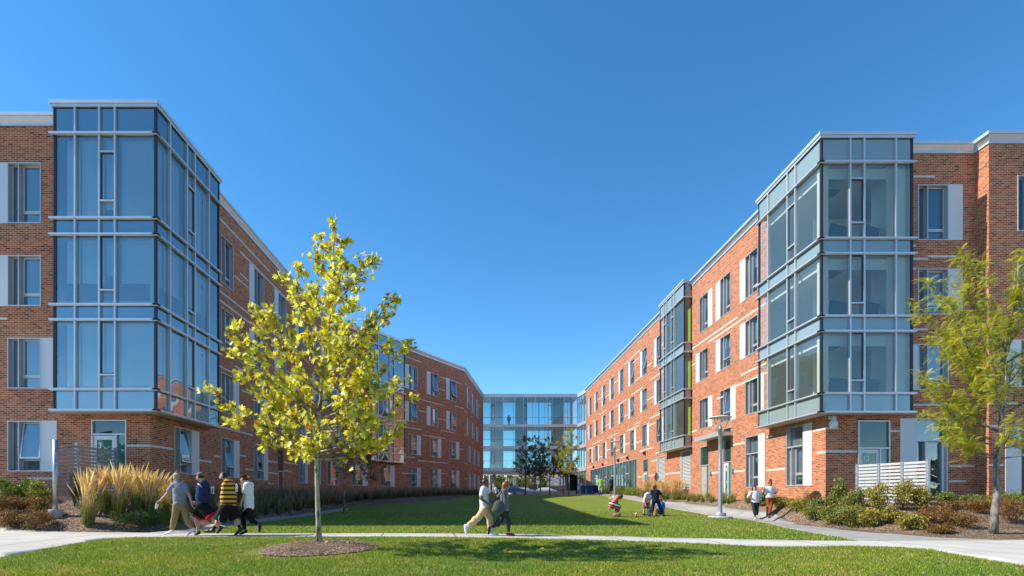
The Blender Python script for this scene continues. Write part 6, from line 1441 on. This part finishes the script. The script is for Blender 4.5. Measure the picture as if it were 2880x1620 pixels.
# 6 women on the garden path
WY = 23.7
A = dict(head=(2122, 1375), neck=(2123, 1384), shL=(2111, 1388), shR=(2136, 1388), elL=(2105, 1401), elR=(2141, 1401), wrL=(2109, 1396), wrR=(2141, 1414), haL=(2113, 1392), haR=(2140, 1419), hipL=(2118, 1416), hipR=(2130, 1416), knL=(2121, 1436), knR=(2129, 1436), anL=(2125, 1458), anR=(2130, 1452), toL=(2124, 1464), toR=(2130, 1457))
r, b = build(A, WY, (-.25, -1, -.15), SK['tan'], 'woman with long dark hair in white top and dark ripped jeans on the path', sh=0, hip=0, extra={'wrL': -.18, 'haL': -.22, 'elL': .02, 'knL': -.05, 'anL': -.1, 'toL': -.25, 'anR': .18, 'toR': .05}, female=True)
top(r, b, white_c, hem=.02, sleeve=1.6, loose=.018); bottoms(r, b, charcoal, 1.95, .006, shank=.036); shoes(r, b, simple('pale_shoe', (.6, .55, .45), .6)); hair(r, b, darkhair, 'long')
f = MB(); f.lathe([(.001, -.07), (.035, -.07), (.035, .06), (.001, .06)], n=14); f.lathe([(.001, .06), (.037, .06), (.037, .075), (.001, .08)], n=14, mi=1); o = f.build('drink', [simple('pink_plastic', (.75, .10, .16), .4), simple('orange_lid', (.8, .4, .1), .4)]); o.location = at(2112, 1391, WY - .27); tag(o, 'pink and orange drink held by the dark-haired woman in white', 'drink')
A = dict(head=(2167, 1361), neck=(2166, 1371), shL=(2155, 1376), shR=(2177, 1376), elL=(2147, 1389), elR=(2180, 1391), wrL=(2149, 1379), wrR=(2186, 1384), haL=(2152, 1374), haR=(2188, 1379), hipL=(2160, 1404), hipR=(2170, 1404), knL=(2162, 1426), knR=(2168, 1427), anL=(2158, 1449), anR=(2163, 1453), toL=(2158, 1454), toR=(2165, 1459))
r, b = build(A, WY - .2, (-.35, -1, -.1), SK['brown'], 'woman with hair bun in white blouse, rust trousers and black boots on the path', sh=0, hip=0, extra={'wrL': -.08, 'haL': -.12, 'wrR': -.2, 'haR': -.22, 'anL': .15, 'toL': 0, 'knR': -.06, 'anR': -.1, 'toR': -.26}, female=True)
top(r, b, white_c, hem=-.02, sleeve=.8, loose=.022, name='blouse'); bottoms(r, b, rust, 1.85, .012, waist=.12); shoes(r, b, black_s, high=.14); hair(r, b, darkhair, 'bun')
e = empty('handbag', tuple(at(2147, 1400, WY - .05)), label='black handbag on the shoulder of the woman in rust trousers', cat='bag')
V, Q = surface(field([('e', np.zeros(3), np.eye(3), (.09, .13, .17))], .05), (-.14, -.18, -.2), (.14, .18, .2), .016); link('body', np_mesh('bag_body', V, Q, black_s, smooth=True), e)
f = MB(); f.tube([(-.02, -.05, .12), (.04, -.05, .3), (.08, 0, .42)], .012, 6); f.build('strap', black_s, e)
# 7 lawn group
GY = 26.3
A = dict(head=(1747, 1397), neck=(1741, 1397), shL=(1737, 1399), shR=(1738, 1397), elL=(1733, 1419), elR=(1736, 1418), wrL=(1731, 1437), wrR=(1735, 1436), haL=(1732, 1442), haR=(1737, 1441), hipL=(1722, 1419), hipR=(1723, 1419), knL=(1742, 1428), knR=(1744, 1426), anL=(1735, 1446), anR=(1731, 1446), toL=(1742, 1452), toR=(1738, 1452))
r, b = build(A, GY, (.55, -.3, -.8), SK['dark'], 'crouching woman in red, white and black striped dress on the lawn', sh=.13, hip=.1, female=True)
def dress_mat():
    m, nt, out = mat('striped_dress'); p = N(nt, 'BsdfPrincipled'); tc = N(nt, 'TexCoord').outputs['Object']
    s = N(nt, 'SeparateXYZ'); L(nt, tc, s.inputs[0]); n1 = noise(nt, tc, 5, 2); z = math_(nt, 'ADD', math_(nt, 'ADD', s.outputs[2], math_(nt, 'MULTIPLY', s.outputs[0], .35)), math_(nt, 'MULTIPLY', n1.outputs[0], .06))
    rp = N(nt, 'ValToRGB'); rp.color_ramp.interpolation = 'CONSTANT'; L(nt, z, rp.inputs[0]); e = rp.color_ramp.elements
    st = [(0, (.02, .02, .02)), (.40, (.7, .7, .7)), (.45, (.02, .02, .02)), (.50, (.7, .13, .10)), (.60, (.02, .02, .02)), (.65, (.6, .6, .62)), (.74, (.02, .02, .02)), (.80, (.7, .15, .12))]
    while len(e) < len(st): e.new(.5)
    for i, (q, c) in enumerate(st): e[i].position = q; e[i].color = (*c, 1)
    L(nt, rp.outputs[0], p.inputs['Base Color']); p.inputs['Roughness'].default_value = .8; L(nt, p.outputs[0], out.inputs[0]); return m
dm = dress_mat(); J = b['J']
sdf_obj('dress', infl(b['TOR'][:4], .02) + [('c', J['hipL'], J['hipL'] * .25 + J['knL'] * .75, .13, .13), ('c', J['hipR'], J['hipR'] * .25 + J['knR'] * .75, .13, .13), ('c', b['pel'], b['pel'] + np.array([-.04, 0, -.1]), .17, .17)], dm, r, .016, .04, [below(b['nk'] - b['ax'] * .02, b['ax'])])
hair(r, b, darkhair, 'bob'); shoes(r, b, simple('tan_sandal', (.35, .2, .1), .6))
def blob_bag(name, loc, prims, m, label, strap=None, cat='bag'):
    V, Q = surface(field(prims, .03), *bounds(prims), .014); e = empty(name, loc, label=label, cat=cat); link('body', np_mesh(name + '_body', V, Q, m, smooth=True), e)
    if strap:
        f = MB(); f.tube(strap, .012, 6); f.build('strap', m, e)
    return e
I3 = np.eye(3)
x, y = gp(1733, 1455); blob_bag('tote_bag', (x, y - .05, g1(x, y)), [('e', np.array([0, 0, .11]), I3, (.2, .11, .12)), ('e', np.array([.08, 0, .12]), I3, (.14, .1, .12))], cloth('tan_leather', (.34, .20, .11)), 'slouched tan bag on the grass in front of the crouching woman', [(-.12, 0, .18), (-.02, -.02, .3), (.12, 0, .28), (.2, 0, .14), (.27, .0, .03)])
A = dict(head=(1829, 1386), neck=(1824, 1390), shL=(1817, 1394), shR=(1824, 1393), elL=(1813, 1409), elR=(1827, 1410), wrL=(1816, 1422), wrR=(1827, 1424), haL=(1818, 1428), haR=(1829, 1429), hipL=(1815, 1413), hipR=(1820, 1413), knL=(1812, 1431), knR=(1824, 1431), anL=(1811, 1446), anR=(1822, 1447), toL=(1816, 1451), toR=(1827, 1451))
r, b = build(A, GY + .5, (.3, -.8, -.6), SK['pale'], 'person in white t-shirt and plaid shorts bending forward on the lawn', sh=.05, hip=.05, extra={'head': -.35, 'neck': -.25, 'shL': -.25, 'shR': -.15, 'elL': -.3, 'elR': -.25, 'wrL': -.35, 'wrR': -.3, 'haL': -.36, 'haR': -.32})
top(r, b, white_c, hem=.0, sleeve=.6, loose=.02); bottoms(r, b, cloth('plaid_cotton', (.30, .10, .13)), .95, .02, flare=.01, name='shorts'); shoes(r, b, black_s); hair(r, b, darkhair)
A = dict(head=(1841, 1374), neck=(1843, 1381), shL=(1834, 1386), shR=(1852, 1386), elL=(1833, 1401), elR=(1863, 1398), wrL=(1828, 1413), wrR=(1869, 1409), haL=(1826, 1418), haR=(1871, 1415), hipL=(1840, 1412), hipR=(1850, 1412), knL=(1836, 1431), knR=(1857, 1432), anL=(1834, 1450), anR=(1866, 1448), toL=(1832, 1456), toR=(1870, 1455))
r, b = build(A, GY - .3, (-.25, .9, -.15), SK['dark'], 'woman in dark navy top and trousers with long braid, legs astride on the lawn', sh=0, hip=0, extra={'wrR': -.15, 'haR': -.2, 'wrL': -.1, 'haL': -.12}, female=True)
top(r, b, dnavy, hem=.03, sleeve=.6, loose=.016); bottoms(r, b, dnavy, 1.8, .016); shoes(r, b, simple('brown_sandal', (.12, .05, .03), .6)); hair(r, b, darkhair, 'braid')
A = dict(head=(1857, 1409), neck=(1858, 1416), shL=(1852, 1419), shR=(1866, 1419), elL=(1850, 1430), elR=(1869, 1432), wrL=(1846, 1438), wrR=(1866, 1442), haL=(1844, 1441), haR=(1864, 1446), hipL=(1855, 1443), hipR=(1863, 1443), knL=(1846, 1436), knR=(1852, 1434), anL=(1838, 1446), anR=(1844, 1447), toL=(1834, 1450), toR=(1840, 1451))
r, b = build(A, GY + .7, (-.8, -.5, -.3), SK['pale'], 'person in bright blue top sitting on the lawn behind the woman in navy', sh=0, hip=.04, extra={'knL': -.2, 'anL': -.25, 'toL': -.3, 'shR': .02}, female=True)
top(r, b, cloth('bright_blue', (.01, .22, .75)), hem=.04, sleeve=.65, loose=.02); bottoms(r, b, cloth('mid_blue', (.01, .12, .45)), 1.0, .02, name='shorts'); shoes(r, b, white_s); hair(r, b, simple('light_brown_hair', (.22, .12, .05), .6), 'bob')
for px, py, c, lab, nm, w_, h_ in ((1828, 1455, (.035, .055, .075), 'slate blue backpack on the grass by the braided woman', 'backpack', .14, .24), (1843, 1454, (.42, .22, .10), 'tan rounded bag standing behind the braided woman\'s legs', 'tote_bag', .13, .22)):
    x, y = gp(px, py - 2); x *= 26.2 / y; y = 26.2 if nm == 'backpack' else 26.45
    blob_bag(nm, ((px - 1352) / 1460 * y, y, g1((px - 1352) / 1460 * y, y)), [('e', np.array([0, 0, h_ * .85]), I3, (w_, .11, h_)), ('e', np.array([0, -.05, h_ * .5]), I3, (w_ * .8, .1, h_ * .5))], cloth(nm + '_cloth', c), lab, [(-.05, .08, h_ * 1.7), (0, .12, h_ * 1.9), (.05, .08, h_ * 1.7)])
x, y = gp(1789, 1456); f = MB(); f.lathe([(.001, 0), (.033, 0), (.043, .12), (.001, .12)], n=16); f.lathe([(.001, .12), (.046, .12), (.046, .13), (.03, .16), (.001, .165)], n=16, mi=1); f.tube([(0, 0, .15), (.015, 0, .24)], .005, 5, mi=2)
o = f.build('iced_drink', [simple('iced_coffee', (.42, .12, .06), .3), M['white'], simple('orange_straw', (.8, .3, .05), .4)]); o.location = (x, y, g1(x, y) + .02); o.scale = (1.35, 1.35, 1.35); tag(o, 'iced drink cup with straw standing alone on the grass', 'cup')
# 8 far walkers on the garden path
def far_person(px, py, Y, h, face, skin, label, stride=.25, res=.02):
    k = 1460 / Y; s = h
    z = lambda f_: py - f_ * s * k; X_ = lambda d: px + d * k
    A = dict(head=(X_(0), z(.935)), neck=(X_(0), z(.86)), shL=(X_(-.17), z(.81)), shR=(X_(.17), z(.81)), elL=(X_(-.24), z(.63)), elR=(X_(.24), z(.63)), wrL=(X_(-.26), z(.49)), wrR=(X_(.24), z(.5)), hipL=(X_(-.08), z(.52)), hipR=(X_(.08), z(.52)), knL=(X_(-.1), z(.28)), knR=(X_(.1), z(.29)), anL=(X_(-.1), z(.045)), anR=(X_(.1), z(.055)), toL=(X_(-.12), z(.012)), toR=(X_(.12), z(.02)))
    return build(A, Y, face, skin, label, sh=0, hip=0, extra={'wrL': .08, 'wrR': -.1, 'knL': .1, 'anL': .05, 'anR': -.2, 'toL': .25, 'toR': 0}, res=res)
r, b = far_person(1689.5, 1391, 49, 1.76, (-.2, 1, 0), SK['brown'], 'man in lime green t-shirt and grey shorts walking away on the path')
top(r, b, cloth('lime_cotton', (.35, .70, .06)), hem=.06, sleeve=.6, loose=.025); bottoms(r, b, cloth('pale_grey', (.42, .42, .45)), .95, .03, name='shorts', flare=.02); shoes(r, b, black_s); hair(r, b, darkhair); socks(r, b, blackc)
r, b = far_person(1721, 1392, 47.5, 1.8, (.0, 1, 0), SK['brown'], 'man in black with a backpack walking away behind the lamp post')
top(r, b, charcoal, hem=.06, sleeve=.6, loose=.025); bottoms(r, b, blackc, 1.0, .03, name='shorts', flare=.02); shoes(r, b, black_s); hair(r, b, darkhair)
blob_bag('backpack', tuple(np.array(r.location) + b['ch'] + np.array([0, -.17, -.2])), [('e', np.zeros(3), I3, (.16, .1, .25))], blackc, 'black backpack on the back of the man in black')
r, b = far_person(1431.5, 1193.5, 77.2, 1.62, (1, .0, 0), SK['dark'], 'dark silhouette of a person walking inside the top floor of the bridge')
zz = 11.7 - min(b['J']['toL'][2], b['J']['toR'][2]) - r.location.z + .03; r.location.z += zz
top(r, b, blackc, hem=.1, sleeve=1.9, loose=.03); bottoms(r, b, blackc, 1.95, .01); shoes(r, b, black_s); hair(r, b, darkhair, 'long')
